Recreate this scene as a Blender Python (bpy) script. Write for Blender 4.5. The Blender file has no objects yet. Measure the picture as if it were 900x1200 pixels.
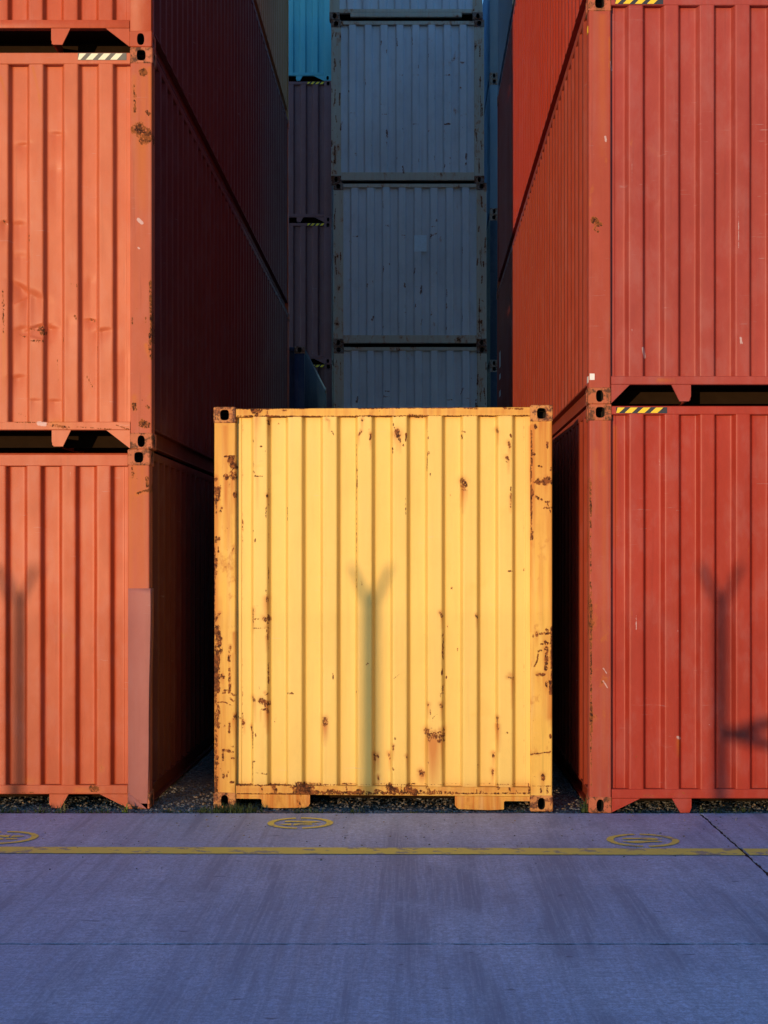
import bpy, bmesh, math, random
import numpy as np
from mathutils import Vector, Matrix

S = bpy.context.scene
COL = S.collection
R = math.radians
random.seed(7)
rng = np.random.default_rng(11)

# ------------------------------------------------------------------ camera, sky, sun, exposure
F, PX, PY, CY, CZ = 1810.0, 486.0, 655.0, -11.06, 1.80      # focal length / principal point in photo pixels (900x1200)
cam = bpy.data.cameras.new('camera')
camo = bpy.data.objects.new('camera', cam)
COL.objects.link(camo)
camo.location = (0, CY, CZ)
camo.rotation_euler = (R(90), 0, 0)
cam.sensor_width = 36
cam.lens = F / 1200 * 36
cam.shift_x = -(PX - 450) / 1200
cam.shift_y = (PY - 600) / 1200
cam.clip_end = 2000
S.camera = camo

SUN_AZ, SUN_EL = 20.5, 2.7
w = bpy.data.worlds.new('World')
S.world = w
w.use_nodes = True
wn = w.node_tree
sky = wn.nodes.new('ShaderNodeTexSky')
sky.sky_type = 'NISHITA'
sky.sun_disc = False
sky.sun_elevation = R(SUN_EL)
sky.sun_rotation = R(180 + SUN_AZ)
sky.ozone_density = 3.6
sky.dust_density = 0.0
sky.air_density = 1.0
wn.links.new(sky.outputs[0], wn.nodes['Background'].inputs[0])
wn.nodes['Background'].inputs[1].default_value = 0.15

sun = bpy.data.lights.new('sun', 'SUN')
sun.energy = 0.95
sun.angle = R(0.5)
sun.color = (1.0, 0.67, 0.36)
suno = bpy.data.objects.new('sun', sun)
COL.objects.link(suno)
suno.location = (-6, -20, 6)
sd = Vector((math.sin(R(SUN_AZ)) * math.cos(R(SUN_EL)), math.cos(R(SUN_AZ)) * math.cos(R(SUN_EL)), -math.sin(R(SUN_EL))))
suno.rotation_euler = sd.to_track_quat('-Z', 'Y').to_euler()

vs = S.view_settings
vs.view_transform = 'Standard'
vs.look = 'None'
vs.gamma = 1
vs.use_curve_mapping = False
vs.exposure = 2.15

# ------------------------------------------------------------------ node helpers and materials
class NT:
    def __init__(self, name):
        self.m = bpy.data.materials.new(name)
        self.m.use_nodes = True
        self.t = self.m.node_tree
        self.bsdf = self.t.nodes['Principled BSDF']

    def n(self, typ, **kw):
        nd = self.t.nodes.new(typ)
        for k, v in kw.items():
            if k.startswith('_'):
                setattr(nd, k[1:], v)
            else:
                self.put(nd, k, v)
        return nd

    def put(self, nd, key, v):
        s = nd.inputs[int(key[1:])] if key[0] == 'i' and key[1:].isdigit() else nd.inputs[key]
        if isinstance(v, bpy.types.NodeSocket):
            self.t.links.new(v, s)
        else:
            s.default_value = v

    def math(self, op, a, b=0.0, c=0.0, clamp=False):
        nd = self.n('ShaderNodeMath', _operation=op, i0=a, i1=b, i2=c)
        nd.use_clamp = clamp
        return nd.outputs[0]

    def vmath(self, op, a, b):
        return self.n('ShaderNodeVectorMath', _operation=op, i0=a, i1=b).outputs[0]

    def noise(self, vec, scale, detail=2.0, rough=0.5, dist=0.0):
        return self.n('ShaderNodeTexNoise', Vector=vec, Scale=scale, Detail=detail, Roughness=rough, Distortion=dist).outputs[0]

    def step(self, v, a, b):
        nd = self.n('ShaderNodeMapRange', _interpolation_type='SMOOTHSTEP', i0=v, i1=a, i2=b, i3=0.0, i4=1.0)
        return nd.outputs[0]

    def mix(self, f, a, b, blend='MIX'):
        nd = self.n('ShaderNodeMix', _data_type='RGBA', _blend_type=blend)
        ins = [s for s in nd.inputs if s.enabled]
        for s, v in zip(ins, (f, a, b)):
            if isinstance(v, bpy.types.NodeSocket):
                self.t.links.new(v, s)
            else:
                s.default_value = v if not isinstance(v, tuple) or len(v) == 4 else (*v, 1)
        return [s for s in nd.outputs if s.enabled][0]

    def vecn(self, local=True):
        tc = self.n('ShaderNodeTexCoord').outputs['Object']
        if not local:
            return tc
        oi = self.n('ShaderNodeObjectInfo').outputs['Location']
        return self.vmath('ADD', tc, self.vmath('MULTIPLY', oi, (3.7, 5.1, 2.9)))

    def bump(self, h, strength, dist=0.01, normal=None):
        nd = self.n('ShaderNodeBump', Strength=strength, Distance=dist, Height=h)
        if normal is not None:
            self.t.links.new(normal, nd.inputs['Normal'])
        return nd.outputs[0]

    def done(self, col, rough, normal=None, spec=0.4):
        b = self.bsdf
        self.put(b, 'Base Color', col if not isinstance(col, tuple) else (*col[:3], 1))
        self.put(b, 'Roughness', rough)
        self.put(b, 'Specular IOR Level', spec)
        if normal is not None:
            self.put(b, 'Normal', normal)
        return self.m


def paint(name, col, rust=0.5, streak=0.2, stain=0.25, tone=0.12, rough=0.42, wobble=0.35, fade=(0.75, 0.6, 0.5), spec=0.22):
    """weathered container paint: tone drift, vertical run-off streaks, chips with dark rust and an orange rim"""
    t = NT(name)
    v = t.vecn()
    at = t.n('ShaderNodeAttribute', _attribute_name='wear')
    sep = t.n('ShaderNodeSeparateColor', i0=at.outputs['Color']).outputs
    aR, aG, aB = sep[0], sep[1], sep[2]
    big = t.noise(v, 0.9, 4, 0.55)
    c = t.mix(t.math('MULTIPLY', t.step(big, 0.35, 0.7), tone * 2.2), (*col, 1), tuple(x * 0.72 for x in col))
    sv = t.vmath('MULTIPLY', v, (16, 16, 0.7))
    st = t.noise(sv, 1.0, 5, 0.6)
    c = t.mix(t.math('MULTIPLY', t.step(st, 0.5, 0.75), streak), c, tuple(0.5 * x + 0.5 * f * max(col) for x, f in zip(col, fade)))
    sv2 = t.vmath('MULTIPLY', v, (30, 30, 1.1))
    st2 = t.noise(sv2, 1.0, 4, 0.6)
    c = t.mix(t.math('MULTIPLY', t.step(st2, 0.55, 0.72), streak), c, tuple(x * 0.62 for x in col))
    ck = t.noise(t.vmath('MULTIPLY', v, (1, 1, 0.55)), 6.5, 7, 0.68)
    c = t.mix(t.math('MULTIPLY', t.step(ck, 0.46, 0.66), 0.75 * tone + 0.03), c, tuple(min(1.0, 0.72 * x + 0.12) for x in col))
    c = t.mix(t.math('MULTIPLY', t.step(ck, 0.50, 0.34), 0.9 * tone + 0.04), c, tuple(x * 0.62 for x in col))
    # scratches and scuffs: short thin runs
    sc = t.noise(t.vmath('MULTIPLY', v, (5, 5, 90)), 1.0, 3, 0.6, 0.4)
    scm = t.math('MULTIPLY', t.step(sc, 0.67, 0.72), t.step(t.noise(v, 2.3, 2), 0.52, 0.62))
    c = t.mix(t.math('MULTIPLY', scm, 0.6), c, tuple(min(1, 0.5 * x + 0.22) for x in col))
    # stains: orange run-off
    sm = t.math('MULTIPLY', t.step(t.noise(t.vmath('MULTIPLY', v, (22, 22, 1.2)), 1.0, 4, 0.6), 0.40, 0.78), stain)
    sm = t.math('ADD', sm, t.math('MULTIPLY', aG, t.math('ADD', 0.75, st)), clamp=True)
    c = t.mix(sm, c, tuple(0.18 * x + 0.82 * y for x, y in zip(col, (0.46, 0.125, 0.016))))
    # chips
    ch = t.noise(t.vmath('MULTIPLY', v, (1.0, 1.0, 0.6)), 11.0, 9, 0.68, 0.3)
    reg = t.noise(t.vmath('MULTIPLY', v, (1, 1, 0.8)), 1.7, 3, 0.6)
    k = t.math('ADD', ch, t.math('MULTIPLY', reg, 0.55))
    fine = t.noise(v, 75.0, 5, 0.7)
    brk = t.step(t.noise(t.vmath('MULTIPLY', v, (1, 1, 0.7)), 85.0, 4, 0.7), 0.36, 0.62)
    k = t.math('ADD', k, t.math('MULTIPLY', aR, t.math('ADD', 0.13, t.math('MULTIPLY', brk, 0.48))))
    spk = t.step(t.noise(t.vmath('MULTIPLY', v, (1, 1, 0.75)), 38.0, 3, 0.6), 0.66, 0.80)
    k = t.math('ADD', k, t.math('MULTIPLY', spk, t.math('MULTIPLY', t.step(reg, 0.42, 0.62), 0.20 + 0.28 * rust)))
    th = 1.16 - 0.22 * rust
    halo = t.step(k, th - 0.13, th + 0.0)
    core = t.step(k, th - 0.012, th + 0.022)
    c = t.mix(t.math('MULTIPLY', halo, 0.75), c, tuple(0.25 * x + 0.75 * y for x, y in zip(col, (0.42, 0.12, 0.02))))
    rc = t.mix(t.step(t.noise(v, 40, 4, 0.6), 0.35, 0.65), (0.040, 0.014, 0.008), (0.24, 0.075, 0.020))
    c = t.mix(core, c, rc)
    # pale scuffs where paint was rubbed off
    bm = t.step(t.math('MULTIPLY', aB, t.math('ADD', 0.35, fine)), 0.45, 0.6)
    c = t.mix(t.math('MULTIPLY', bm, 0.8), c, tuple(min(1.0, 0.45 * x + 0.36) for x in col))
    # fine dust speckle
    c = t.mix(t.math('MULTIPLY', t.step(t.noise(v, 160, 3, 0.6), 0.5, 0.7), 0.10), c, tuple(x * 0.55 for x in col))
    rgh = t.math('ADD', rough, t.math('ADD', t.math('MULTIPLY', core, 0.4), t.math('MULTIPLY', big, 0.18)), clamp=True)
    h = t.math('ADD', t.math('MULTIPLY', fine, 0.12), t.math('MULTIPLY', core, -0.5))
    nb = t.bump(h, 0.25, 0.004)
    wob = t.noise(t.vmath('MULTIPLY', v, (2.2, 2.2, 1.3)), 1.0, 3, 0.5)
    nb = t.bump(wob, wobble, 0.03, nb)
    return t.done(c, rgh, nb, spec)


def cast_mat(name, col, rust=0.5, dark=0.5):
    """cast steel corner: paint worn to mottled rust"""
    t = NT(name)
    v = t.vecn()
    n1 = t.noise(v, 16, 7, 0.68)
    n2 = t.noise(v, 46, 6, 0.7)
    c = t.mix(t.step(t.noise(v, 5, 4, 0.6), 0.35, 0.65), (*col, 1), tuple(0.55 * x + 0.45 * y for x, y in zip(col, (0.34, 0.11, 0.03))))
    c = t.mix(t.step(n1, 0.66 - 0.26 * rust, 0.74 - 0.26 * rust), c, (0.26, 0.085, 0.028))
    k = t.math('ADD', t.math('MULTIPLY', n1, 0.5), t.math('MULTIPLY', n2, 0.5))
    c = t.mix(t.math('MULTIPLY', t.step(k, 0.57 - 0.12 * dark, 0.62 - 0.12 * dark), 0.85), c, (0.065, 0.026, 0.014))
    return t.done(c, 0.72, t.bump(t.math('ADD', n1, n2), 0.5, 0.006), 0.3)


def plain(name, col, rough=0.6, var=0.2, scale=20.0, spec=0.3, bumpy=0.15):
    t = NT(name)
    v = t.vecn()
    n = t.noise(v, scale, 5, 0.6)
    c = t.mix(t.math('MULTIPLY', n, var * 2), (*col, 1), tuple(x * 0.45 for x in col))
    return t.done(c, rough, t.bump(n, bumpy, 0.005), spec)


# ------------------------------------------------------------------ mesh helpers
class MB:
    def __init__(self):
        self.v, self.f = [], []

    def quad(self, a, b, c, d):
        i = len(self.v)
        self.v += [a, b, c, d]
        self.f.append((i, i + 1, i + 2, i + 3))

    def box(self, x0, x1, y0, y1, z0, z1, ch=0.0):
        """box with optional chamfer"""
        if ch <= 0:
            i = len(self.v)
            self.v += [(x, y, z) for z in (z0, z1) for y in (y0, y1) for x in (x0, x1)]
            self.f += [tuple(i + k for k in q) for q in ((0, 2, 3, 1), (4, 5, 7, 6), (0, 1, 5, 4), (2, 6, 7, 3), (0, 4, 6, 2), (1, 3, 7, 5))]
            return
        bm = bmesh.new()
        bmesh.ops.create_cube(bm, size=1)
        for q in bm.verts:
            q.co = Vector(((x0 + x1) / 2 + q.co.x * (x1 - x0), (y0 + y1) / 2 + q.co.y * (y1 - y0), (z0 + z1) / 2 + q.co.z * (z1 - z0)))
        bmesh.ops.bevel(bm, geom=bm.edges[:], offset=ch, segments=2, affect='EDGES', profile=0.5)
        self.bm(bm)

    def bm(self, bm):
        i = len(self.v)
        bm.verts.index_update()
        self.v += [tuple(q.co) for q in bm.verts]
        self.f += [tuple(i + q.index for q in fc.verts) for fc in bm.faces]
        bm.free()

    def prism(self, pts, y0, y1):
        """polygon in x,z extruded along y"""
        i, n = len(self.v), len(pts)
        self.v += [(x, y0, z) for x, z in pts] + [(x, y1, z) for x, z in pts]
        self.f.append(tuple(range(i, i + n)))
        self.f.append(tuple(reversed(range(i + n, i + 2 * n))))
        for k in range(n):
            a, b = i + k, i + (k + 1) % n
            self.f.append((b, a, a + n, b + n))

    def tube(self, p, q, r0, r1=None, n=10):
        r1 = r0 if r1 is None else r1
        p, q = Vector(p), Vector(q)
        d = (q - p).normalized()
        u = d.orthogonal().normalized()
        vv = d.cross(u)
        i = len(self.v)
        for c, r in ((p, r0), (q, r1)):
            for k in range(n):
                a = 2 * math.pi * k / n
                self.v.append(tuple(c + u * r * math.cos(a) + vv * r * math.sin(a)))
        for k in range(n):
            a, b = i + k, i + (k + 1) % n
            self.f.append((a, b, b + n, a + n))
        self.f.append(tuple(reversed(range(i, i + n))))
        self.f.append(tuple(range(i + n, i + 2 * n)))

    def mesh(self, name, smooth=None):
        me = bpy.data.meshes.new(name)
        me.from_pydata(self.v, [], self.f)
        me.validate()
        bm = bmesh.new()
        bm.from_mesh(me)
        if smooth:
            bmesh.ops.remove_doubles(bm, verts=bm.verts[:], dist=1e-5)
        bmesh.ops.recalc_face_normals(bm, faces=bm.faces[:])
        bm.to_mesh(me)
        bm.free()
        if smooth:
            me.polygons.foreach_set('use_smooth', [True] * len(me.polygons))
            me.set_sharp_from_angle(angle=R(smooth))
        return me


def link(name, me, mat, parent=None):
    o = bpy.data.objects.new(name, me)
    COL.objects.link(o)
    if parent is not None:
        o.parent = parent
    mats = mat if isinstance(mat, (list, tuple)) else [mat]
    while len(me.materials) < len(mats):
        me.materials.append(mats[len(me.materials)])
    for s, m in zip(o.material_slots, mats):
        s.link = 'OBJECT'
        s.material = m
    return o


def thing(name, label, cat, loc=(0, 0, 0), rz=0.0, group=None):
    o = bpy.data.objects.new(name, None)
    COL.objects.link(o)
    o.location = loc
    o.rotation_euler = (0, 0, rz)
    o.empty_display_size = 0.3
    o['label'] = label
    o['category'] = cat
    if group:
        o['group'] = group
    return o


def tag(o, label=None, cat=None, group=None, kind=None):
    for k, v in (('label', label), ('category', cat), ('group', group), ('kind', kind)):
        if v:
            o[k] = v
    return o


def setwear(me, arr):
    a = me.color_attributes.new('wear', 'FLOAT_COLOR', 'POINT')
    out = np.ones((len(me.vertices), 4), dtype=np.float32)
    out[:, :3] = arr
    a.data.foreach_set('color', out.ravel())


# ------------------------------------------------------------------ the container kit
W = 2.438
CW, CD, CH = 0.162, 0.178, 0.118         # corner casting
HW = W / 2
CACHE = {}


def cached(key, fn):
    if key not in CACHE:
        CACHE[key] = fn()
    return CACHE[key]


def oval(cx, cz, rx, rz, n, sq):
    """squarish oval hole outline"""
    out = []
    for k in range(n):
        a = 2 * math.pi * (k + 0.5) / n
        c, s = math.cos(a), math.sin(a)
        out.append((cx + rx * math.copysign(abs(c) ** sq, c), cz + rz * math.copysign(abs(s) ** sq, s)))
    return out


def casting_mesh(top):
    """corner casting in its own box: x 0..CW, y 0..CD, z 0..CH; holes in the front face and in the x=CW side"""
    mb = MB()
    N = 32
    ch = 0.006
    hollow = []

    def face(wd, ht, hole, put, depth):
        # rectangle resampled to follow the hole's angles
        cx, cz = wd / 2, ht / 2
        rect, rect2 = [], []
        for (hx, hz) in hole:
            dx, dz = hx - cx, hz - cz
            for hw_, hh_, lst in ((wd / 2 - ch, ht / 2 - ch, rect),):
                k = min(hw_ / max(abs(dx), 1e-6), hh_ / max(abs(dz), 1e-6))
                lst.append((cx + dx * k, cz + dz * k))
        # snap nearest samples to corners
        for sx in (ch, wd - ch):
            for sz in (ch, ht - ch):
                j = min(range(N), key=lambda q: (rect[q][0] - sx) ** 2 + (rect[q][1] - sz) ** 2)
                rect[j] = (sx, sz)
        i = len(mb.v)
        lip = [(cx + (x - cx) * 1.06, cz + (z - cz) * 1.06) for x, z in hole]
        for x, z in rect: mb.v.append(put(x, z, 0))
        for x, z in lip: mb.v.append(put(x, z, 0))
        for x, z in hole: mb.v.append(put(x, z, 0.005))
        for x, z in hole: mb.v.append(put(x, z, depth))
        for r in range(3):
            for k in range(N):
                a, b = i + r * N + k, i + r * N + (k + 1) % N
                mb.f.append((a, b, b + N, a + N))
        mb.f.append(tuple(i + 3 * N + k for k in range(N)))
        hollow.extend(range(len(mb.f) - N - 1, len(mb.f)))

    if top:
        hf = oval(CW * 0.50, CH * 0.50, 0.031, 0.037, N, 0.62)
    else:
        hf = oval(CW * 0.50, CH * 0.48, 0.025, 0.041, N, 0.80)
    face(CW, CH, hf, lambda x, z, d: (x, d, z), 0.15)
    hs = oval(CD * 0.5, CH * 0.48, 0.026, 0.039, N, 0.8)
    face(CD, CH, hs, lambda y, z, d: (CW - d, y, z), 0.040)
    # remaining faces with chamfered rim
    a, b, c = CW, CD, CH
    e = ch
    q = mb.quad
    q((e, e, 0), (a - e, e, 0), (a - e, b - e, 0), (e, b - e, 0))
    q((e, e, c), (a - e, e, c), (a - e, b - e, c), (e, b - e, c))
    q((0, e, e), (0, b - e, e), (0, b - e, c - e), (0, e, c - e))
    q((e, b, e), (a - e, b, e), (a - e, b, c - e), (e, b, c - e))
    # chamfers
    for z0, z1 in ((0, e), (c, c - e)):
        q((e, e, z0), (a - e, e, z0), (a - e, 0, z1), (e, 0, z1))
        q((e, b - e, z0), (a - e, b - e, z0), (a - e, b, z1), (e, b, z1))
        q((e, e, z0), (e, b - e, z0), (0, b - e, z1), (0, e, z1))
        q((a - e, e, z0), (a - e, b - e, z0), (a, b - e, z1), (a, e, z1))
    for x0, x1 in ((0, e), (a, a - e)):
        q((x0, e, e), (x0, e, c - e), (x1, 0, c - e), (x1, 0, e))
        q((x0, b - e, e), (x0, b - e, c - e), (x1, b, c - e), (x1, b, e))
    me = mb.mesh('corner_casting')
    me.materials.append(M['red_cast'])
    me.materials.append(M['hole'])
    for i in hollow:
        me.polygons[i].material_index = 1
    return me


def fillet(pts, r, n=3):
    """round the corners of an open polyline"""
    out = [pts[0]]
    for i in range(1, len(pts) - 1):
        p, c, q = (np.array(t, float) for t in (pts[i - 1], pts[i], pts[i + 1]))
        a, b = p - c, q - c
        rr = min(r, np.linalg.norm(a) * 0.45, np.linalg.norm(b) * 0.45)
        a = c + a / np.linalg.norm(a) * rr
        b = c + b / np.linalg.norm(b) * rr
        for k in range(n):
            t = k / (n - 1)
            out.append(tuple((1 - t) ** 2 * a + 2 * t * (1 - t) * c + t * t * b))
    out.append(pts[-1])
    return out


PX0 = -HW + CW - 0.004
NP = 8
WI, WO = 0.108, 0.100
PER = (2 * -PX0 - WI) / NP
WS = (PER - WI - WO) / 2
Y_OUT, Y_IN = 0.012, 0.062


def front_profile():
    pts = [(PX0, Y_IN - 0.005), (PX0 + 0.036, Y_IN - 0.005), (PX0 + 0.038, Y_IN)]
    for k in range(NP):
        x = PX0 + k * PER
        pts += ([(x, Y_IN)] if k else []) + [(x + WI, Y_IN), (x + WI + WS, Y_OUT), (x + WI + WS + WO, Y_OUT)]
    x = PX0 + NP * PER
    pts += [(x, Y_IN), (x + WI - 0.038, Y_IN), (x + WI - 0.036, Y_IN - 0.005), (x + WI, Y_IN - 0.005)]
    return pts


def densify(pts, step):
    out = []
    for a, b in zip(pts[:-1], pts[1:]):
        d = math.hypot(b[0] - a[0], b[1] - a[1])
        n = max(1, int(round(d / step)))
        for k in range(n):
            out.append((a[0] + (b[0] - a[0]) * k / n, a[1] + (b[1] - a[1]) * k / n))
    out.append(pts[-1])
    return out


def grid_mesh(name, P, nz, z0, z1, disp=None, smooth=40):
    """sheet: profile P (x,y) swept over z with optional displacement disp(x,z)->dy"""
    P = np.array(P)
    z = np.linspace(z0, z1, nz)
    X = np.repeat(P[:, 0][:, None], nz, 1)
    Y = np.repeat(P[:, 1][:, None], nz, 1)
    Z = np.repeat(z[None, :], len(P), 0)
    if disp is not None:
        Y = Y + disp(X, Z)
    co = np.stack([X, Y, Z], -1).reshape(-1, 3)
    n0 = len(P)
    idx = np.arange(n0 * nz).reshape(n0, nz)
    fc = np.stack([idx[:-1, :-1], idx[1:, :-1], idx[1:, 1:], idx[:-1, 1:]], -1).reshape(-1, 4)
    me = bpy.data.meshes.new(name)
    me.from_pydata(co.tolist(), [], fc.tolist())
    me.polygons.foreach_set('use_smooth', [True] * len(me.polygons))
    me.set_sharp_from_angle(angle=R(smooth))
    return me, X.reshape(-1), Z.reshape(-1)


def end_panel(H, hero=None):
    """corrugated blind end; hero = dict(step, disp, wear)"""
    P = fillet(front_profile(), 0.009, 5)
    z0, z1 = 0.160, H - 0.05
    if hero is None:
        return grid_mesh('end_panel', P, 2, z0, z1, None)[0]
    P = densify(P, hero['step'])
    me, X, Z = grid_mesh('end_panel', P, int((z1 - z0) / hero['step']), z0, z1, hero.get('disp'))
    if 'wear' in hero:
        setwear(me, hero['wear'](X, Z))
    return me


def side_profile(L):
    pts = []
    y = CD - 0.02
    per = 0.278
    n = int((L - 2 * CD) / per)
    y0 = (L - n * per - 0.07) / 2
    pts.append((CD - 0.03, 0.040))
    for k in range(n):
        yy = y0 + k * per
        pts += [(yy, 0.040), (yy + 0.07, 0.040), (yy + 0.138, 0.004), (yy + 0.208, 0.004)]
    pts += [(y0 + n * per, 0.040), (L - CD + 0.03, 0.040)]
    return pts


def side_panel(H, L, sgn):
    mb = MB()
    P = side_profile(L)
    z0, z1 = 0.150, H - 0.06
    for (ya, xa), (yb, xb) in zip(P[:-1], P[1:]):
        mb.quad((sgn * (HW - xa), ya, z0), (sgn * (HW - xb), yb, z0), (sgn * (HW - xb), yb, z1), (sgn * (HW - xa), ya, z1))
    return mb.mesh('side_panel')


def subbox(x0, x1, y0, y1, z0, z1, nx, nz, ch=0.005, disp=None):
    """post whose front face (y0) is a dense grid, other faces plain"""
    xs = np.concatenate([[x0], np.linspace(x0 + ch, x1 - ch, nx), [x1]])
    zs = np.linspace(z0, z1, nz)
    prof = [(x0, y1)] + [(x0, y0 + ch)] + [(x, y0) for x in xs[1:-1]] + [(x1, y0 + ch)] + [(x1, y1)]
    return grid_mesh('corner_post', prof, nz, z0, z1, disp, smooth=60)


def container(label, H, L, x, y, z, mat, cmat=None, rz=0.0, style='gusset', hero=None, rail_mat=None, post_mat=None, group=None, side_mat=None, tr=(0.074, 0.014)):
    c = thing('shipping_container', label, 'container', (x, y, z), rz, group)
    cmat = cmat or mat
    post_mat = post_mat or mat
    rail_mat = rail_mat or mat
    # end panels
    if hero:
        o = link('end_panel', end_panel(H, hero), mat, c)
    else:
        o = link('end_panel', cached(('ep', H), lambda: end_panel(H)), mat, c)
    o = link('end_panel', cached(('ep', H), lambda: end_panel(H)), mat, c)
    o.location = (0, L, 0)
    o.rotation_euler = (0, 0, math.pi)
    for s in (-1, 1):
        link('side_panel', cached(('sp', H, L, s), lambda: side_panel(H, L, s)), side_mat or mat, c)

    # posts
    def post(s):
        mb = MB()
        xa, xb = sorted((s * (HW - 0.005), s * (HW - CW + 0.002)))
        mb.box(xa, xb, 0.005, 0.130, CH - 0.01, H - CH + 0.01, 0.006)
        return mb.mesh('corner_post', 40)
    for s in (-1, 1):
        if hero and 'wear' in hero:
            xa, xb = sorted((s * (HW - 0.005), s * (HW - CW + 0.002)))
            me, X, Z = subbox(xa, xb, 0.005, 0.130, CH - 0.01, H - CH + 0.01, 22, 360, 0.006, hero.get('post_disp'))
            setwear(me, hero['wear'](X, Z))
            link('corner_post', me, post_mat, c)
        else:
            link('corner_post', cached(('post', H, s), lambda: post(s)), post_mat, c)
        o = link('corner_post', cached(('post', H, s), lambda: post(s)), post_mat, c)
        o.location = (0, L, 0)
        o.rotation_euler = (0, 0, math.pi)
    # castings
    for top in (0, 1):
        me = cached(('cast', top), lambda: casting_mesh(bool(top)))
        mir = cached(('castm', top), lambda: mirrored(casting_mesh(bool(top))))
        zz = H - CH if top else 0.0
        link('corner_casting', me, [cmat, M['hole']], c).location = (HW - CW, 0, zz)
        link('corner_casting', mir, [cmat, M['hole']], c).location = (-HW + CW, 0, zz)
        o = link('corner_casting', me, [cmat, M['hole']], c)
        o.location = (-HW + CW, L, zz)
        o.rotation_euler = (0, 0, math.pi)
        o = link('corner_casting', mir, [cmat, M['hole']], c)
        o.location = (HW - CW, L, zz)
        o.rotation_euler = (0, 0, math.pi)

    # end rails
    def toprail():
        mb = MB()
        mb.box(-HW + CW + 0.001, HW - CW - 0.001, 0.008, 0.075, H - tr[0], H - tr[1], 0.005)
        return mb.mesh('top_rail', 40)

    zt = 0.172
    zb = 0.105 if style != 'notch' else 0.045
    if style in ('high', 'short'):
        zb, zt = 0.138, 0.198

    def botrail():
        mb = MB()
        x0, x1 = -HW + CW + 0.001, HW - CW - 0.001
        if style == 'notch':
            mb.box(x0, x1, 0.008, 0.075, 0.105, zt, 0.004)
            mb.box(x0 + 0.17, x1 - 0.17, 0.008, 0.075, zb, 0.106, 0.004)
        else:
            mb.box(x0, x1, 0.008, 0.075, zb, zt, 0.005)
        return mb.mesh('bottom_rail', 40)
    if hero and 'wear' in hero:
        def railgrid(z0, z1, nm):
            x0, x1 = -HW + CW + 0.001, HW - CW - 0.001
            P = [(0.075, z0), (0.013, z0)] + [(0.008, t) for t in np.linspace(z0 + 0.005, z1 - 0.005, 10)] + [(0.013, z1), (0.075, z1)]
            n = 300
            xs = np.linspace(x0, x1, n)
            v = [(xx, yy, zz) for yy, zz in P for xx in xs]
            f = []
            for a in range(len(P) - 1):
                for b in range(n - 1):
                    q = a * n + b
                    f.append((q, q + 1, q + n + 1, q + n))
            me = bpy.data.meshes.new(nm)
            me.from_pydata(v, [], f)
            va = np.array(v)
            setwear(me, hero['wear'](va[:, 0], va[:, 2]))
            return me
        link('top_rail', railgrid(H - tr[0], H - tr[1], 'top_rail'), rail_mat, c)
        link('bottom_rail', railgrid(zb, zt, 'bottom_rail'), rail_mat, c)
    else:
        link('top_rail', cached(('tr', H, tr), toprail), rail_mat, c)
        link('bottom_rail', cached(('br', style), botrail), rail_mat, c)
    o = link('top_rail', cached(('tr', H, tr), toprail), mat, c)
    o.location = (0, L, 0)
    o.rotation_euler = (0, 0, math.pi)
    o = link('bottom_rail', cached(('br', style), botrail), mat, c)
    o.location = (0, L, 0)
    o.rotation_euler = (0, 0, math.pi)

    # what hangs below the bottom rail: gussets and tunnel brackets, or fork pocket plates
    for s in (-1, 1):
        def guss():
            mb = MB()
            x = HW - CW - 0.002
            ln = {'gusset': 0.20, 'high': 0.17, 'short': 0.13}[style]
            mb.prism([(s * x, zb - 0.001), (s * (x - ln), zb - 0.001), (s * x, 0.006)], 0.012, 0.024)
            return mb.mesh('gusset_plate')

        def brk():
            mb = MB()
            xo, xi = HW - 0.590, HW - 0.728
            zl = 0.020 if style != 'gusset' else 0.004
            mb.prism([(s * xo, zb - 0.001), (s * xi, zb - 0.001), (s * xi, zl + 0.034), (s * (xi + 0.014), zl), (s * (xi + 0.080), zl)], 0.012, 0.030)
            mb.box(*sorted((s * (xi), s * (xi + 0.012))), 0.03, 1.6, 0.03, 0.104)
            return mb.mesh('tunnel_bracket')

        def pocket():
            mb = MB()
            x = HW - CW - 0.001
            xs = x - 0.185
            xe = x - 0.535
            pts = [(s * x, 0.104), (s * xe, 0.104), (s * xe, 0.04), (s * (xe + 0.012), 0.022), (s * (xe + 0.03), 0.012),
                   (s * (xs - 0.10), 0.006), (s * (xs - 0.004), 0.012), (s * xs, 0.016), (s * xs, 0.066), (s * (xs + 0.01), 0.072), (s * x, 0.072)]
            mb.prism(pts, 0.014, 0.028)
            return mb.mesh('fork_pocket_plate')
        if style in ('gusset', 'short', 'high'):
            link('gusset_plate', cached(('gus', style, s), guss), mat, c)
            link('tunnel_bracket', cached(('brk', style, s), brk), mat, c)
        elif style == 'pocket':
            link('fork_pocket_plate', cached(('pck', s), pocket), M['yellow_plate'], c)

    # side rails
    for s in (-1, 1):
        def tsr():
            mb = MB()
            xa, xb = sorted((s * (HW - 0.006), s * (HW - 0.066)))
            mb.box(xa, xb, CD - 0.002, L - CD + 0.002, H - 0.072, H - 0.012, 0.004)
            return mb.mesh('side_top_rail', 40)

        def bsr():
            mb = MB()
            for (d0, d1, z0, z1) in ((0.008, 0.062, 0.146, 0.160), (0.050, 0.062, 0.030, 0.146), (0.012, 0.062, 0.016, 0.030)):
                xa, xb = sorted((s * (HW - d0), s * (HW - d1)))
                mb.box(xa, xb, CD - 0.002, L - CD + 0.002, z0, z1)
            return mb.mesh('side_bottom_rail')
        link('side_top_rail', cached(('tsr', H, L, s), tsr), side_mat or mat, c)
        link('side_bottom_rail', cached(('bsr', L, s), bsr), side_mat or mat, c)

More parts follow.
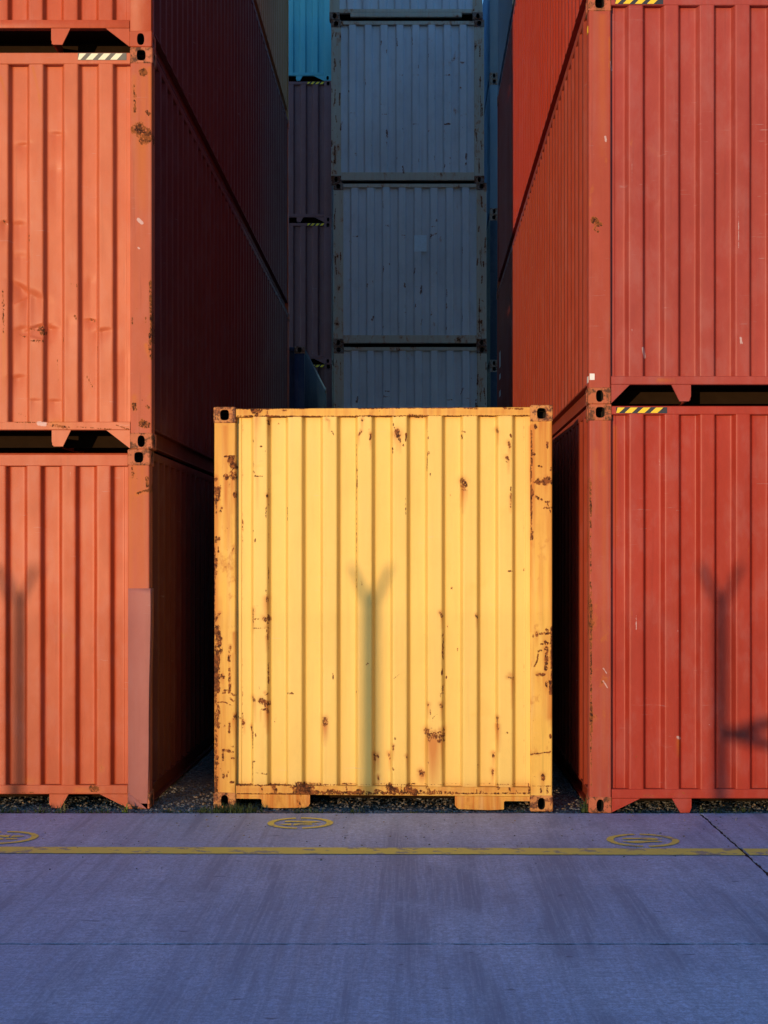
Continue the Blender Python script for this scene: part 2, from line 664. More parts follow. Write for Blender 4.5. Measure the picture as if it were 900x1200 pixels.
    def roof():
        mb = MB()
        n = int((L - 0.2) / 0.2)
        y0 = 0.07
        for k in range(n):
            a = y0 + k * (L - 2 * y0) / n
            b = y0 + (k + 1) * (L - 2 * y0) / n
            m1, m2, m3 = a + 0.08, a + 0.10, b - 0.02
            x0, x1 = -HW + 0.05, HW - 0.05
            for (p, zp), (q, zq) in (((a, -0.035), (m1, -0.035)), ((m1, -0.035), (m2, -0.018)), ((m2, -0.018), (m3, -0.018)), ((m3, -0.018), (b, -0.035))):
                mb.quad((x0, p, H + zp), (x1, p, H + zp), (x1, q, H + zq), (x0, q, H + zq))
        return mb.mesh('roof')
    link('roof', cached(('roof', H, L), roof), mat, c)

    def under():
        mb = MB()
        mb.box(-HW + 0.07, HW - 0.07, 0.08, L - 0.08, 0.142, 0.160)
        for k in range(int(L / 0.35)):
            yy = 0.35 + k * 0.35
            if yy < L - 0.2:
                mb.box(-HW + 0.064, HW - 0.064, yy, yy + 0.05, 0.035, 0.141)
        return mb.mesh('underframe')
    link('underframe', cached(('under', L), under), M['underside'], c)
    return c


def mirrored(me):
    for v in me.vertices:
        v.co.x = -v.co.x
    me.flip_normals()
    return me


def sticker(c, x0, x1, z0, z1, y, mats, stripes=4, lean=0.03):
    """hazard tape on an end rail: dark backing, slanted bright stripes; one mesh"""
    mb = MB()
    mb.box(x0, x1, y - 0.002, y + 0.001, z0, z1)
    nb = len(mb.f)
    per = (x1 - x0) / stripes
    for k in range(stripes):
        a = x0 + k * per
        pts = [(a - lean, z0), (a - lean + per * 0.56, z0), (a + per * 0.56 + lean * 0.4, z1), (a + lean * 0.4, z1)]
        pts = [(min(max(px_, x0 + 0.001), x1 - 0.001), pz) for px_, pz in pts]
        pts = [(px_, pz + (0.003 if pz == z0 else -0.003)) for px_, pz in pts]
        mb.prism(pts, y - 0.0035, y - 0.0025)
    me = mb.mesh('hazard_sticker')
    me.materials.append(mats[0])
    me.materials.append(mats[1])
    for i, p in enumerate(me.polygons):
        p.material_index = 0 if i < nb else 1
    return link('hazard_sticker', me, mats, c)


# ------------------------------------------------------------------ materials in use
M = {}
M['yellow'] = paint('yellow container paint', (0.76, 0.515, 0.130), rust=0.26, streak=0.10, stain=0.10, tone=0.06, rough=0.38, wobble=0.22, fade=(0.95, 0.75, 0.35))
M['yellow_frame'] = paint('worn yellow frame paint', (0.75, 0.45, 0.085), rust=0.84, streak=0.45, stain=0.50, tone=0.15, rough=0.5, wobble=0.3, fade=(0.9, 0.7, 0.4))
M['yellow_plate'] = paint('rust stained yellow plate', (0.66, 0.33, 0.06), rust=1.05, streak=0.6, stain=1.35, tone=0.2, rough=0.6)
M['navy'] = paint('dark navy paint', (0.016, 0.025, 0.040), rust=0.2, streak=0.2, stain=0.02)
M['yellow_cast'] = cast_mat('rusty yellow casting', (0.55, 0.24, 0.07), 0.75, 0.55)
M['coral'] = paint('sun bleached coral paint', (0.51, 0.120, 0.048), rust=0.28, streak=0.30, stain=0.06, tone=0.14, rough=0.33, wobble=0.5, spec=0.20, fade=(0.95, 0.38, 0.20))
M['coral_plain'] = paint('coral orange paint', (0.44, 0.074, 0.024), rust=0.34, streak=0.26, stain=0.06, tone=0.18, rough=0.33, wobble=0.3, spec=0.20, fade=(0.95, 0.36, 0.17))
M['coral_cast'] = cast_mat('rusty coral casting', (0.5, 0.15, 0.075), 0.7, 0.5)
M['coral_post'] = paint('rusty coral post', (0.43, 0.098, 0.047), rust=0.72, streak=0.5, stain=0.18, rough=0.5, fade=(0.9, 0.5, 0.35))
M['red'] = paint('brick red paint', (0.345, 0.036, 0.020), rust=0.30, streak=0.24, stain=0.05, tone=0.20, rough=0.33, wobble=0.25, spec=0.22, fade=(0.9, 0.26, 0.2))
M['redpink'] = paint('dusty red paint', (0.345, 0.053, 0.038), rust=0.30, streak=0.32, stain=0.05, tone=0.20, rough=0.34, wobble=0.3, spec=0.22, fade=(0.9, 0.33, 0.29))
M['redside'] = paint('red side paint', (0.36, 0.040, 0.020), rust=0.12, streak=0.14, stain=0.03, tone=0.12, rough=0.45, wobble=0.25)
M['red_cast'] = cast_mat('rusty red casting', (0.44, 0.115, 0.055), 0.65, 0.45)
M['red_post'] = paint('worn red post', (0.35, 0.058, 0.033), rust=0.66, streak=0.5, stain=0.10, rough=0.5, fade=(0.9, 0.5, 0.4))
M['coral_shade_side'] = paint('shade darkened coral side paint', (0.11, 0.020, 0.019), rust=0.12, streak=0.16, stain=0.03, tone=0.12, rough=0.5, wobble=0.25)  # darkened copy of the coral: alley shade put into the side colour
M['red_side_dark'] = paint('shade darkened red side paint', (0.30, 0.046, 0.022), rust=0.35, streak=0.30, stain=0.05, tone=0.12, rough=0.5, wobble=0.25)  # red of the fronts, darkened on the sides to weaken bounce into the alley
M['bronze'] = paint('brown ochre paint', (0.36, 0.21, 0.08), rust=0.3, streak=0.3)
M['grey'] = paint('pale grey paint', (0.62, 0.68, 0.74), rust=0.45, streak=0.25, stain=0.08, tone=0.2, wobble=0.3, fade=(0.9, 0.9, 0.85))
M['grey_frame'] = paint('rusting grey frame', (0.52, 0.49, 0.40), rust=1.05, streak=0.4, stain=0.25, fade=(0.8, 0.7, 0.6))
M['grey_cast'] = cast_mat('rusty grey casting', (0.2, 0.18, 0.16), 0.6, 0.6)
M['purple'] = paint('dark purple brown paint', (0.19, 0.085, 0.085), rust=0.1, streak=0.15, stain=0.02)
M['maroon'] = paint('dark maroon paint', (0.12, 0.05, 0.045), rust=0.1, streak=0.15, stain=0.02)
M['teal'] = paint('bright teal paint', (0.10, 0.38, 0.44), rust=0.1, streak=0.12, stain=0.01)
M['blue'] = paint('deep blue paint', (0.012, 0.025, 0.075), rust=0.25, streak=0.2, stain=0.05)
M['bluegrey'] = paint('blue grey paint', (0.22, 0.32, 0.42), rust=0.2, streak=0.2, stain=0.03)
M['slate'] = paint('dull slate post paint', (0.13, 0.18, 0.22), rust=0.4, streak=0.2, stain=0.05)
M['skyblue'] = paint('light blue paint', (0.05, 0.14, 0.28), rust=0.15, streak=0.2, stain=0.02)
M['hole'] = plain('dark casting hollow', (0.018, 0.012, 0.010), 0.95, 0.4, 30)
M['underside'] = plain('dark underside', (0.022, 0.012, 0.006), 0.9, 0.5, 12, 0.04)
M['tape_dark'] = plain('dark tape', (0.03, 0.035, 0.05), 0.6, 0.2, 40)
M['tape_yellow'] = plain('yellow tape', (0.85, 0.58, 0.03), 0.5, 0.12, 60)
M['tape_white'] = plain('faded pale tape', (0.85, 0.80, 0.55), 0.5, 0.12, 60)
M['tape_grey'] = plain('faded dark tape', (0.17, 0.16, 0.13), 0.6, 0.3, 60)
M['white_vinyl'] = plain('white vinyl', (0.75, 0.75, 0.72), 0.5, 0.1, 40)
M['guard'] = paint('dull rose guard plate', (0.34, 0.120, 0.098), rust=0.42, streak=0.16, stain=0.0, tone=0.1, rough=0.55, wobble=0.2)
M['galv'] = plain('galvanised steel', (0.35, 0.36, 0.37), 0.45, 0.2, 15, 0.5)
M['shade_plinth'] = plain('plinth concrete', (0.26, 0.25, 0.24), 0.85, 0.3, 4)

# ------------------------------------------------------------------ wear strokes read off the photograph (photo pixels)
# (kind, x0, y0, x1, y1, half width, strength): r rust, s orange run-off, w pale scuff
YS = []
def r_(*a): YS.append(('r',) + a)
def st_(*a): YS.append(('s',) + a)
for a in [
    # left post
    (269, 538, 272, 546, 2.2, 1), (262, 534, 273, 534, 1.0, .9), (266, 540, 270, 540, 1.3, .9), (270.5, 555, 272, 558, 2.4, 1), (263, 558, 263, 558, 2, 1),
    (251, 561, 251, 561, 1.6, .9), (254.6, 571, 254.6, 583, 1.2, 1), (250, 571, 255, 571, 1.2, 1), (250, 585, 255, 585, 1.3, 1), (251, 571, 251, 600, .9, .8),
    (257, 595, 256, 598, 1.5, 1), (273, 578, 273, 581, 1.5, 1), (251, 629, 251, 634, 1.3, 1), (254.7, 630, 254.7, 632, 1.4, 1), (253.4, 640, 253.4, 646, .9, .9),
    (251, 655, 251, 664, 1.3, 1), (251, 670, 251, 671, 1.6, 1), (255, 718, 253, 722, 1.6, 1), (250.5, 720, 250.5, 726, 1.5, 1), (249.3, 640, 249.3, 735, .8, .9),
    (252, 736, 253, 762, 2.6, 1), (255, 748, 256, 762, 2.2, 1), (251.5, 762, 252, 808, 2.2, 1), (250.5, 808, 251, 935, 1.4, .85), (252, 828, 252.5, 850, 2.0, 1),
    (258, 791, 260, 793, 1.8, 1), (268, 757, 267, 763, 1.3, 1), (267, 768, 266.5, 774, 1.5, 1), (267, 783, 267, 785, 1.3, 1), (267, 789, 267, 797, 1.2, 1),
    (267.5, 801, 267.5, 811, 1.1, 1), (259.5, 811, 267, 811, .9, 1), (267, 811, 273, 814, 1.1, 1), (261, 808, 267.5, 808, .8, .9), (267.5, 817, 272, 821, 1.0, 1),
    (252, 822, 262, 822, .7, .9), (262, 822, 270.5, 826.5, .7, .9), (273, 837, 273, 842, 1.4, 1), (267, 847, 267, 856, 1.2, 1), (252, 847, 255, 847, 1.4, 1),
    (261, 850, 261, 851, 1, .8), (266.7, 852, 266.7, 857, 1.2, 1), (251.5, 862, 251.5, 874, 1.4, 1), (259, 878, 270, 880, 1.1, 1), (266, 879, 271, 880.5, 1.3, 1),
    (259, 879, 259, 890, .9, .9), (252, 886, 252.5, 894, 1.8, 1), (260, 906, 260, 910, 1.6, 1), (265, 904, 264, 909, 1.2, 1), (268, 915.7, 272, 915.7, 1.0, 1),
    (252, 910, 252, 916, 1.4, 1), (250, 920, 250, 929, 1.3, 1), (270, 874, 272, 874, 1, .9), (270, 888, 272, 888, 1.2, .9), (256, 900, 258, 902, .9, .8),
    # top rail
    (296, 480, 302, 480, 2.2, 1), (299, 480, 299, 486, 1.8, 1), (276, 487, 345, 487.5, .8, .75), (345, 487.5, 470, 487.5, .8, .7), (470, 487, 618, 487, .8, .7),
    (276, 478.5, 360, 478, .7, .7), (420, 478, 540, 477.5, .7, .7), (540, 477, 560, 478, 1.4, .9), (590, 478, 612, 479, 1.0, .85), (480, 487, 500, 487, 1.6, .9), (330, 480, 334, 480, 1.4, .8),
    # panel, left part
    (313, 492, 313, 496, 1.5, 1), (295, 514, 295.5, 517, 1, .9), (304, 522.5, 305, 522.5, 1, .9), (309, 528, 310, 528, 1, .9), (301, 539.7, 313, 539.7, .45, .7),
    (295.4, 540, 295.4, 553, .9, .95), (295.6, 552, 297.5, 557, 1.0, .95), (297, 557.4, 308, 557.4, .7, .95), (311.5, 580, 312, 582, 1.2, 1), (310.4, 594, 310.2, 606, .9, .9),
    (335.4, 594, 335.4, 609, .7, .9), (295, 621, 295, 622, .9, .8), (297.5, 631, 297, 634, .9, .85), (310, 690, 311.5, 700, .9, .9), (311.5, 701, 311.8, 704, 1.8, 1),
    (295, 714, 295, 728, 1.3, 1), (296, 725, 301, 724.5, 1.0, .95), (309, 725.5, 312, 724, 2.2, 1), (312.5, 720, 312.5, 730, 1.0, 1), (296, 709.4, 301, 709.4, .6, .8), (296, 715, 300, 715, .5, .7),
    (295, 735.5, 312, 735.5, .7, 1), (310.5, 735, 312.5, 735, 1.4, 1), (311, 738, 312, 748, 1.0, .95), (302, 805, 302, 807, 1.0, .9), (309, 813, 312, 812, 1.2, 1),
    (294.5, 817, 296, 820, 1.5, 1), (305, 821, 310, 824, 2.3, 1), (308, 823, 312, 824, 2.0, 1), (304.5, 831, 311, 830.5, 1.1, 1), (311, 830, 312.3, 834, 1.4, 1),
    (336, 812, 343, 812, .9, .95), (281, 836, 281, 850, .9, .95), (276, 840, 279, 842, 1.1, .95), (282, 846, 283, 848, 1.2, 1), (292, 851, 292.5, 855, 1.2, 1),
    (294.3, 857, 294, 876, .9, 1), (298, 858, 298, 862, 1.0, .9), (294, 892, 297, 891.5, .9, 1), (294, 892, 294, 916, .7, .9), (299, 905, 311, 906.5, .7, .95), (304, 905, 310, 907, 1.0, 1),
    (281, 490, 281, 900, .32, .62), (313, 540, 313, 760, .35, .55), (312.8, 776, 312.8, 800, .8, .9),
    # panel, middle
    (380, 843, 380, 848, 2.4, 1), (379, 845, 383, 846, 1.5, 1), (389.7, 788, 389.7, 796, .7, .95), (423, 681, 424, 685, .9, .95), (428, 779, 431, 777, .9, .95), (417, 810, 417, 812, .9, .9),
    (438, 884, 438.5, 891, 1.4, 1), (441, 886, 442, 888, 1.6, 1), (455, 884, 456, 889, 1.6, 1), (460.7, 874, 460.7, 878, 1.2, .95), (461.5, 795, 467.5, 790, .6, .9), (463, 864, 463, 866, .9, .9),
    (465.5, 505, 466, 509, 2.2, 1), (468, 514, 469, 517, 1.4, 1), (460.4, 496, 463, 502, .9, .9), (475.8, 508, 475.8, 516, 1.1, 1), (460, 524, 460, 530, .8, .85), (472, 520, 473, 522, 1, .9),
    (475, 583, 475.5, 602, .8, .9), (388, 505, 391, 510, 1, .9), (382, 491, 385, 492, 1.3, .9), (424, 491, 424, 493, 1.2, .9), (423, 505, 420, 509, 1.2, .95), (417, 520, 417, 690, .35, .6), (418, 550, 418, 570, .7, .8),
    (434, 508, 434, 514, 1.2, .95), (459, 680, 459, 684, .6, .6),
    # big patch low on the panel and its neighbours
    (500, 857, 503, 862, 2.8, 1), (503, 861, 510, 862, 3.2, 1), (502, 866, 504, 868, 1.6, 1), (510, 860, 516, 858, 1.4, 1), (516, 858, 520, 856, 1.6, 1), (517, 862, 515, 868, 2.0, 1), (520, 854, 520, 868, 1.5, 1),
    (505, 853, 508, 856, 1.0, .9), (502, 826, 502, 827, 1.5, 1), (517, 826, 517.5, 828, 1.7, 1), (504, 829, 504.5, 837, .8, .9), (507, 841, 512, 837, .8, .95), (507, 841, 507, 846, .6, .85),
    (518.6, 803, 518.6, 813, 1.1, 1), (493, 905, 494, 908, 2.4, 1), (490, 905, 497, 906, 1.4, 1), (501.7, 892, 502, 894, 1.2, 1), (523, 793, 523, 795, .9, .95), (519, 740, 519, 772, 1.0, .95), (518, 784, 518, 790, 1.1, .95),
    (516, 718, 518, 722, 1.5, .95), (558, 721, 559, 724, 1.2, .9), (476, 886, 477, 888, 1.2, .9), (442, 911, 443, 914, 1.2, .95), (460, 900, 461, 902, .9, .85),
    # panel, right part
    (542, 563, 545, 568, 2.6, 1), (543, 566, 543, 567, 3.0, 1), (541.5, 573, 547, 574, 1.3, .95), (501.3, 505, 502, 514, 1.1, .95), (502.6, 529, 503, 531, 1.0, .95), (504, 555, 505, 557, 1.1, .95), (501, 530, 500, 552, .5, .7),
    (542, 505, 545, 506, 1.1, .9), (541, 509, 541.5, 513, .9, .85), (582, 503, 583.5, 506, 1.5, .95), (598, 509, 599, 511, 1.1, 1), (596, 519, 597, 523, 1.7, 1), (594, 536, 596, 540, 1.5, .95), (593.5, 541, 594, 542, .9, .9),
    (598.6, 571, 598.4, 594, 1.0, 1), (596, 669, 599.5, 669, 1.0, .95), (613.8, 667, 613.8, 669, 1.1, .95), (529, 688, 529, 690, 1.0, .95), (527.5, 579, 527.5, 580, .8, .9), (595, 794, 601, 794, 1.4, 1), (598, 792, 601, 796, 1.9, 1),
    (583, 841, 583, 855, 1.4, 1), (584, 851, 585, 855, 1.0, 1), (578, 884, 578.5, 888, 1.6, 1), (577.5, 904, 577.5, 909, 1.7, 1), (560, 896, 560.5, 900, 1.0, .8), (535.5, 741, 537, 744, .7, .8), (536, 760, 535.5, 764, .9, .85), (614, 490, 614, 900, .25, .5),
    (594, 858, 595, 859, .9, .9), (516, 812, 516, 820, .6, .7),
    # right post
    (622.5, 505, 623, 545, .9, .9), (622, 545, 622.5, 632, .9, .95), (623, 622, 623, 630, 1.6, 1), (624.5, 531, 626, 532, 1.4, 1), (639, 564, 643, 562, 2.6, 1), (645, 560, 646, 566, 1.2, .95), (626, 565, 631, 565, 1.5, 1), (630, 562, 631.5, 566, 1.5, 1),
    (622.7, 575, 624, 579, 1.8, 1), (627.6, 582, 633.7, 585.5, 1.4, 1), (639, 588, 644, 588, 1.0, 1), (637, 595, 646, 595, 1.0, .95), (641, 590, 645, 600, .7, .8), (627, 498, 627.5, 501, 1.3, .9), (631, 546, 634, 547, 1.0, .9), (641, 518, 641, 525, .9, .9), (645, 548, 645, 551, 1.0, 1),
    (629, 742, 629, 744, 1.4, 1), (633, 742.5, 638, 742, 1.1, 1), (639, 742.5, 646, 741, 1.1, 1), (640, 738, 642, 739, 1.1, .9), (634, 754.6, 645, 753.6, 1.0, 1), (638, 752, 641, 754, 1.5, 1), (640, 759, 639.5, 784, 1.7, 1), (638, 761, 641, 763, 1.2, 1),
    (631, 762, 634, 762, 1.0, 1), (630.7, 764, 629, 775, .7, .95), (629, 775, 626, 781, .8, .95), (629.5, 790.5, 630.5, 790.5, 1.5, 1), (633, 790.5, 637, 790.5, 1.5, 1), (644.7, 797, 645, 812, 1.7, 1), (640, 800, 640, 805, 1.2, .95),
    (646, 735, 646, 795, 1.0, .95), (636, 909, 636, 913, 1.9, 1), (636.5, 909, 637, 910, 1.2, 1), (626, 910, 627, 911, .9, .9), (633.5, 924, 633.5, 928, 1.2, .85), (640.5, 924, 641, 928, 1.2, .85), (621, 884, 645, 881, .5, .85), (622, 921, 646, 921, .45, .8), (644, 861, 645, 864, .9, .9), (624.5, 744, 624.5, 746, .9, .9),
    # bottom rail
    (275, 919, 620, 919.3, .9, .75), (275, 929.5, 363, 929.8, .9, .85), (363, 928.5, 535, 929, 1.6, .9), (535, 929.5, 620, 929.5, .9, .85),
    (347, 921, 362, 924, 3.5, .95), (347, 925, 356, 927, 3.0, .95), (320, 922, 322, 926, 1.7, 1), (304, 920, 306, 925, .8, .85), (340, 921, 343, 923, 1.4, .9), (456, 922, 462, 926, 3.0, .9), (478, 925, 486, 928, 2.8, .9), (500, 921, 503, 927, 1.9, .9),
    (440, 926, 450, 929, 1.8, .9), (420, 926, 432, 929, 1.8, .9), (385, 926, 400, 929, 1.9, .9), (366, 927, 378, 929, 1.7, .9), (492, 926, 498, 929, 1.5, .9), (510, 927, 528, 929, 1.6, .9), (558, 925, 559, 927, 1.2, .95), (597, 923, 598, 927, 1.1, .95), (582, 919, 584, 923, 1.6, .95), (563, 927, 566, 929, 1.4, .9), (604, 926, 606, 929, 1.4, .9), (620, 921, 620, 929, 1.2, .9), (470, 921, 471, 928, .8, .8), (405, 921, 406, 926, .8, .8)]:
    r_(*a)
for a in [
    (262, 500, 262, 560, 3.0, .75), (263, 560, 263, 640, 2.6, .65), (255, 500, 254, 560, 2.0, .3), (270, 560, 270, 600, 2.0, .6), (272.4, 741, 272.4, 765, 1.3, .8), (271, 765, 271, 802, 1.2, .5), (250, 560, 250, 935, 2.6, .55), (258, 794, 258, 806, 1.4, .6), (272, 842, 272, 862, 1.6, .8),
    (299, 487, 298, 512, 2.0, .6), (298, 512, 297.5, 560, 1.6, .3), (300, 560, 300, 595, 1.2, .3), (312, 705, 311.5, 724, 1.0, .6), (311, 745, 311.5, 762, 1.2, .6), (312, 834, 312, 858, 1.5, .8), (297, 822, 297, 845, 1.0, .5), (304, 833, 304, 845, .8, .4), (380, 848, 380, 872, 1.5, .6), (494, 908, 494, 918, 2.6, .5),
    (507, 868, 507, 920, 5.5, 1.0), (380, 849, 380, 866, 2.6, .9), (543, 569, 542, 592, 2.2, 1.0), (466, 509, 466, 516, 4, .8), (494, 909, 494, 918, 3.2, .9), (583, 850, 584, 872, 2, .9), (311, 823, 311, 850, 2.0, .9), (310, 700, 310, 735, 2.0, .6), (505, 867, 505, 918, 3.0, .85), (508, 867, 509, 905, 3.5, .9), (512, 868, 512, 918, 1.6, .6), (517.5, 868, 518, 900, 1.8, .7), (503, 885, 503, 918, 2.0, .6), (543, 568, 542.5, 600, 1.2, .75), (546, 568, 546, 580, 1.2, .5), (583, 856, 584, 880, 1.5, .8), (600, 797, 600, 830, 1.0, .6), (466, 510, 467, 520, 2.2, .5), (598.5, 580, 598, 600, 1.2, .6),
    (625, 500, 625, 640, 2.4, .8), (632, 500, 632, 560, 3.2, .6), (640, 500, 640, 590, 3.0, .5), (634, 560, 634, 640, 3.0, .5), (644, 600, 645, 735, 1.8, .5), (640, 590, 641, 660, 2.2, .4), (622, 520, 622, 740, 1.0, .6), (644.5, 810, 645, 850, 1.6, .8), (641, 745, 641, 760, 4.0, .35), (631, 792, 631, 815, 2.4, .35), (635, 650, 635, 730, 3.0, .3), (639, 760, 640, 800, 3.6, .4),
    (323, 933, 323, 945, 2.4, .9), (334, 931, 334, 945, 2.6, .8), (350, 933, 350, 945, 2.4, .9)]:
    st_(*a)
for a in [(275, 924.5, 448, 924.5, 5, .5), (620, 924.5, 448, 924.5, 5, .5), (251, 560, 251, 700, 3.5, .6), (251, 935, 251, 700, 4, .9), (258, 935, 258, 780, 8, .45), (634, 497, 634, 640, 11, .55), (645.5, 497, 645.5, 735, 2.5, .8), (645, 840, 645, 735, 3, .8),
          (623, 500, 623, 640, 2.4, .9), (640, 560, 640, 600, 6, .5), (262, 498, 262, 580, 7, .5), (276, 482, 450, 482, 3.5, .35), (620, 482, 450, 482, 3.5, .45)]:
    st_(*a)


# orange bleed round and below every larger rust spot
for q in list(YS):
    if q[0] == 'r' and q[5] >= 1.2 and q[2] < 915:
        lo = max(q[2], q[4])
        st_(q[1], min(q[2], q[4]) - 1, q[3], lo + 1, q[5] * 1.25, .55)
        st_(q[3], lo, q[3], lo + 6 + 5 * q[5], q[5] * 0.8, .5)


def field(strokes, tomap, X, Z, grow=1.0):
    """evaluate strokes at local (x,z); tomap(px,py) -> local"""
    out = np.zeros((len(X), 3), dtype=np.float32)
    ch = {'r': 0, 's': 1, 'w': 2}
    for kind, x0, y0, x1, y1, hw, s in strokes:
        a = np.array(tomap(x0, y0))
        b = np.array(tomap(x1, y1))
        r = max(hw * grow * 0.9 / 163.0, 0.0036 if kind == 'r' else 0.005) * (1.5 if kind == 's' else 1.25 if hw > 1.9 else 1.0)
        lo = np.minimum(a, b) - 3 * r
        hi = np.maximum(a, b) + 3 * r
        m = np.nonzero((X > lo[0]) & (X < hi[0]) & (Z > lo[1]) & (Z < hi[1]))[0]
        if not len(m):
            continue
        p = np.stack([X[m], Z[m]], 1)
        d = b - a
        L2 = max(float(d @ d), 1e-9)
        t = np.clip(((p - a) @ d) / L2, 0, 1)
        dist = np.linalg.norm(p - (a + t[:, None] * d), axis=1)
        fall = np.clip(1.25 - dist / r * 0.72, 0, 1)
        if kind == 's':
            fall = np.exp(-(dist / r) ** 2) * (1 - 0.65 * t)
        c = ch[kind]
        out[m, c] = np.maximum(out[m, c], s * fall * (1.4 if kind == 'r' and hw > 1.9 else 1.0))
    return out


def ymap(px, py):
    t = (px - 248) / 399.5
    bot = 946.6 + 4.6 * t
    top = 476.2 - 1.8 * t
    return ((t - 0.5) * W, (bot - py) / (bot - top) * 2.896)


def mapper(xc, y, zb):
    D = y - CY
    def f(px, py):
        return ((px - PX) * D / F - xc, CZ + (PY - py) * D / F - zb)
    return f


def dents(lst, tomap, base=0.0015, seed=0):
    """sheet-metal dents (px,py,rx,rz,depth) plus a slight unevenness"""
    ph = np.random.default_rng(seed).uniform(0, 6.28, 12)
    def f(X, Z):
        sk = 0.55
        d = base * (np.sin(X * 5.1 + ph[0] + 1.3 * np.sin(Z * 2.3 + ph[1])) * np.sin(Z * 3.7 + ph[2]) + 0.6 * np.sin(X * 13 + Z * 1.1 + ph[3]) * np.sin(Z * 7 + ph[4] + X * 3))
        for px, py, rx, rz, dep in lst:
            x0, z0 = tomap(px, py)
            dz = Z - z0 + sk * (X - x0)
            sk = -sk * 0.8
            rr = rz / 163
            d = d + 1.15 * dep * np.exp(-np.abs((X - x0) / (rx / 163)) ** 1.6 - np.where(dz > 0, (dz / (0.30 * rr)) ** 2, np.abs(dz / (1.5 * rr)) ** 1.4))
        return d
    return f


# ------------------------------------------------------------------ ground
def structure(name, mb_or_me, mat):
    me = mb_or_me.mesh(name) if isinstance(mb_or_me, MB) else mb_or_me
    o = link(name, me, mat)
    o['kind'] = 'structure'
    return o


def gravel_mat():
    t = NT('gravel bed')
    v = t.vecn(False)
    vo = t.n('ShaderNodeTexVoronoi', Vector=v, Scale=42.0)
    c = t.mix(t.noise(v, 1.1, 4, 0.6), (0.075, 0.068, 0.062), (0.16, 0.145, 0.13))
    c = t.mix(0.45, c, t.mix(t.n('ShaderNodeSeparateColor', i0=vo.outputs['Color']).outputs[0], (0.05, 0.045, 0.04), (0.33, 0.30, 0.27)))
    h = t.math('ADD', t.math('MULTIPLY', vo.outputs['Distance'], -1.0), t.math('MULTIPLY', t.noise(v, 130, 3), 0.3))
    return t.done(c, 0.9, t.bump(h, 0.9, 0.02), 0.2)


def concrete_mat():
    t = NT('yard concrete')
    v = t.vecn(False)
    x = t.n('ShaderNodeSeparateXYZ', i0=v).outputs
    big = t.noise(v, 0.45, 5, 0.6)
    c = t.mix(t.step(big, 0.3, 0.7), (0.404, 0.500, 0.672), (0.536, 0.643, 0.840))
    # tyre tracks and wash streaks running in and out of the rows
    warp = t.vmath('ADD', v, t.vmath('MULTIPLY', t.n('ShaderNodeTexNoise', Vector=v, Scale=0.5, Detail=2.0).outputs[1], (0.22, 0, 0)))
    s1 = t.noise(t.vmath('MULTIPLY', warp, (3.4, 0.17, 1)), 1.0, 5, 0.6)
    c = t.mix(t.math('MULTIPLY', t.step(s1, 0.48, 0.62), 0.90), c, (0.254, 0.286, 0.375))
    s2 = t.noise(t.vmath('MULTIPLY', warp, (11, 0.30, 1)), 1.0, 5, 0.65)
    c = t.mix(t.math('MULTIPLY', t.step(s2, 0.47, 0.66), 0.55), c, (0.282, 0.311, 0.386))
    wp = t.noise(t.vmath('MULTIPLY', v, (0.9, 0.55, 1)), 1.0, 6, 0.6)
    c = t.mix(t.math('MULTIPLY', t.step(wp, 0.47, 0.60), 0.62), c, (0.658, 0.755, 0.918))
    # broom finish lines across
    br = t.noise(t.vmath('MULTIPLY', v, (3.0, 95, 1)), 1.0, 4, 0.65)
    c = t.mix(t.math('MULTIPLY', t.step(br, 0.44, 0.62), 0.50), c, (0.282, 0.316, 0.392))
    br2 = t.noise(t.vmath('MULTIPLY', v, (48, 1.0, 1)), 1.0, 4, 0.7)
    c = t.mix(t.math('MULTIPLY', t.step(br2, 0.46, 0.62), 0.34), c, (0.658, 0.714, 0.818))
    # blotches, oil spots and pits
    bl = t.noise(t.vmath('MULTIPLY', v, (2.2, 0.9, 1)), 1.0, 6, 0.65)
    c = t.mix(t.math('MULTIPLY', t.step(bl, 0.52, 0.70), 0.45), c, (0.244, 0.265, 0.336))
    sp = t.noise(t.vmath('MULTIPLY', v, (6, 14, 1)), 1.0, 2, 0.5)
    c = t.mix(t.math('MULTIPLY', t.step(sp, 0.70, 0.74), 0.75), c, (0.04, 0.038, 0.045))
    gr = t.noise(v, 110, 4, 0.75)
    c = t.mix(t.math('MULTIPLY', t.step(gr, 0.42, 0.60), 0.55), c, (0.235, 0.260, 0.325))
    gr2 = t.noise(t.vmath('MULTIPLY', v, (18, 40, 1)), 1.0, 5, 0.7)
    c = t.mix(t.math('MULTIPLY', t.step(gr2, 0.47, 0.62), 0.50), c, (0.301, 0.332, 0.403))
    gr3 = t.noise(t.vmath('MULTIPLY', v, (1, 0.5, 1)), 48, 4, 0.8)
    c = t.mix(t.math('MULTIPLY', t.step(gr3, 0.45, 0.58), 0.42), c, (0.235, 0.260, 0.336))
    pit = t.noise(v, 60, 3, 0.7)
    c = t.mix(t.math('MULTIPLY', t.step(pit, 0.60, 0.70), 0.5), c, (0.160, 0.173, 0.224))
    c = t.mix(t.math('MULTIPLY', t.step(t.noise(v, 190, 2, 0.7), 0.63, 0.7), 0.35), c, (0.423, 0.449, 0.515))
    h = t.math('ADD', t.math('ADD', t.math('MULTIPLY', br, 0.5), t.math('MULTIPLY', br2, 0.3)), t.math('MULTIPLY', pit, 0.5))
    return t.done(c, t.math('ADD', 0.62, t.math('MULTIPLY', s1, 0.3)), t.bump(h, 0.35, 0.006), 0.3)


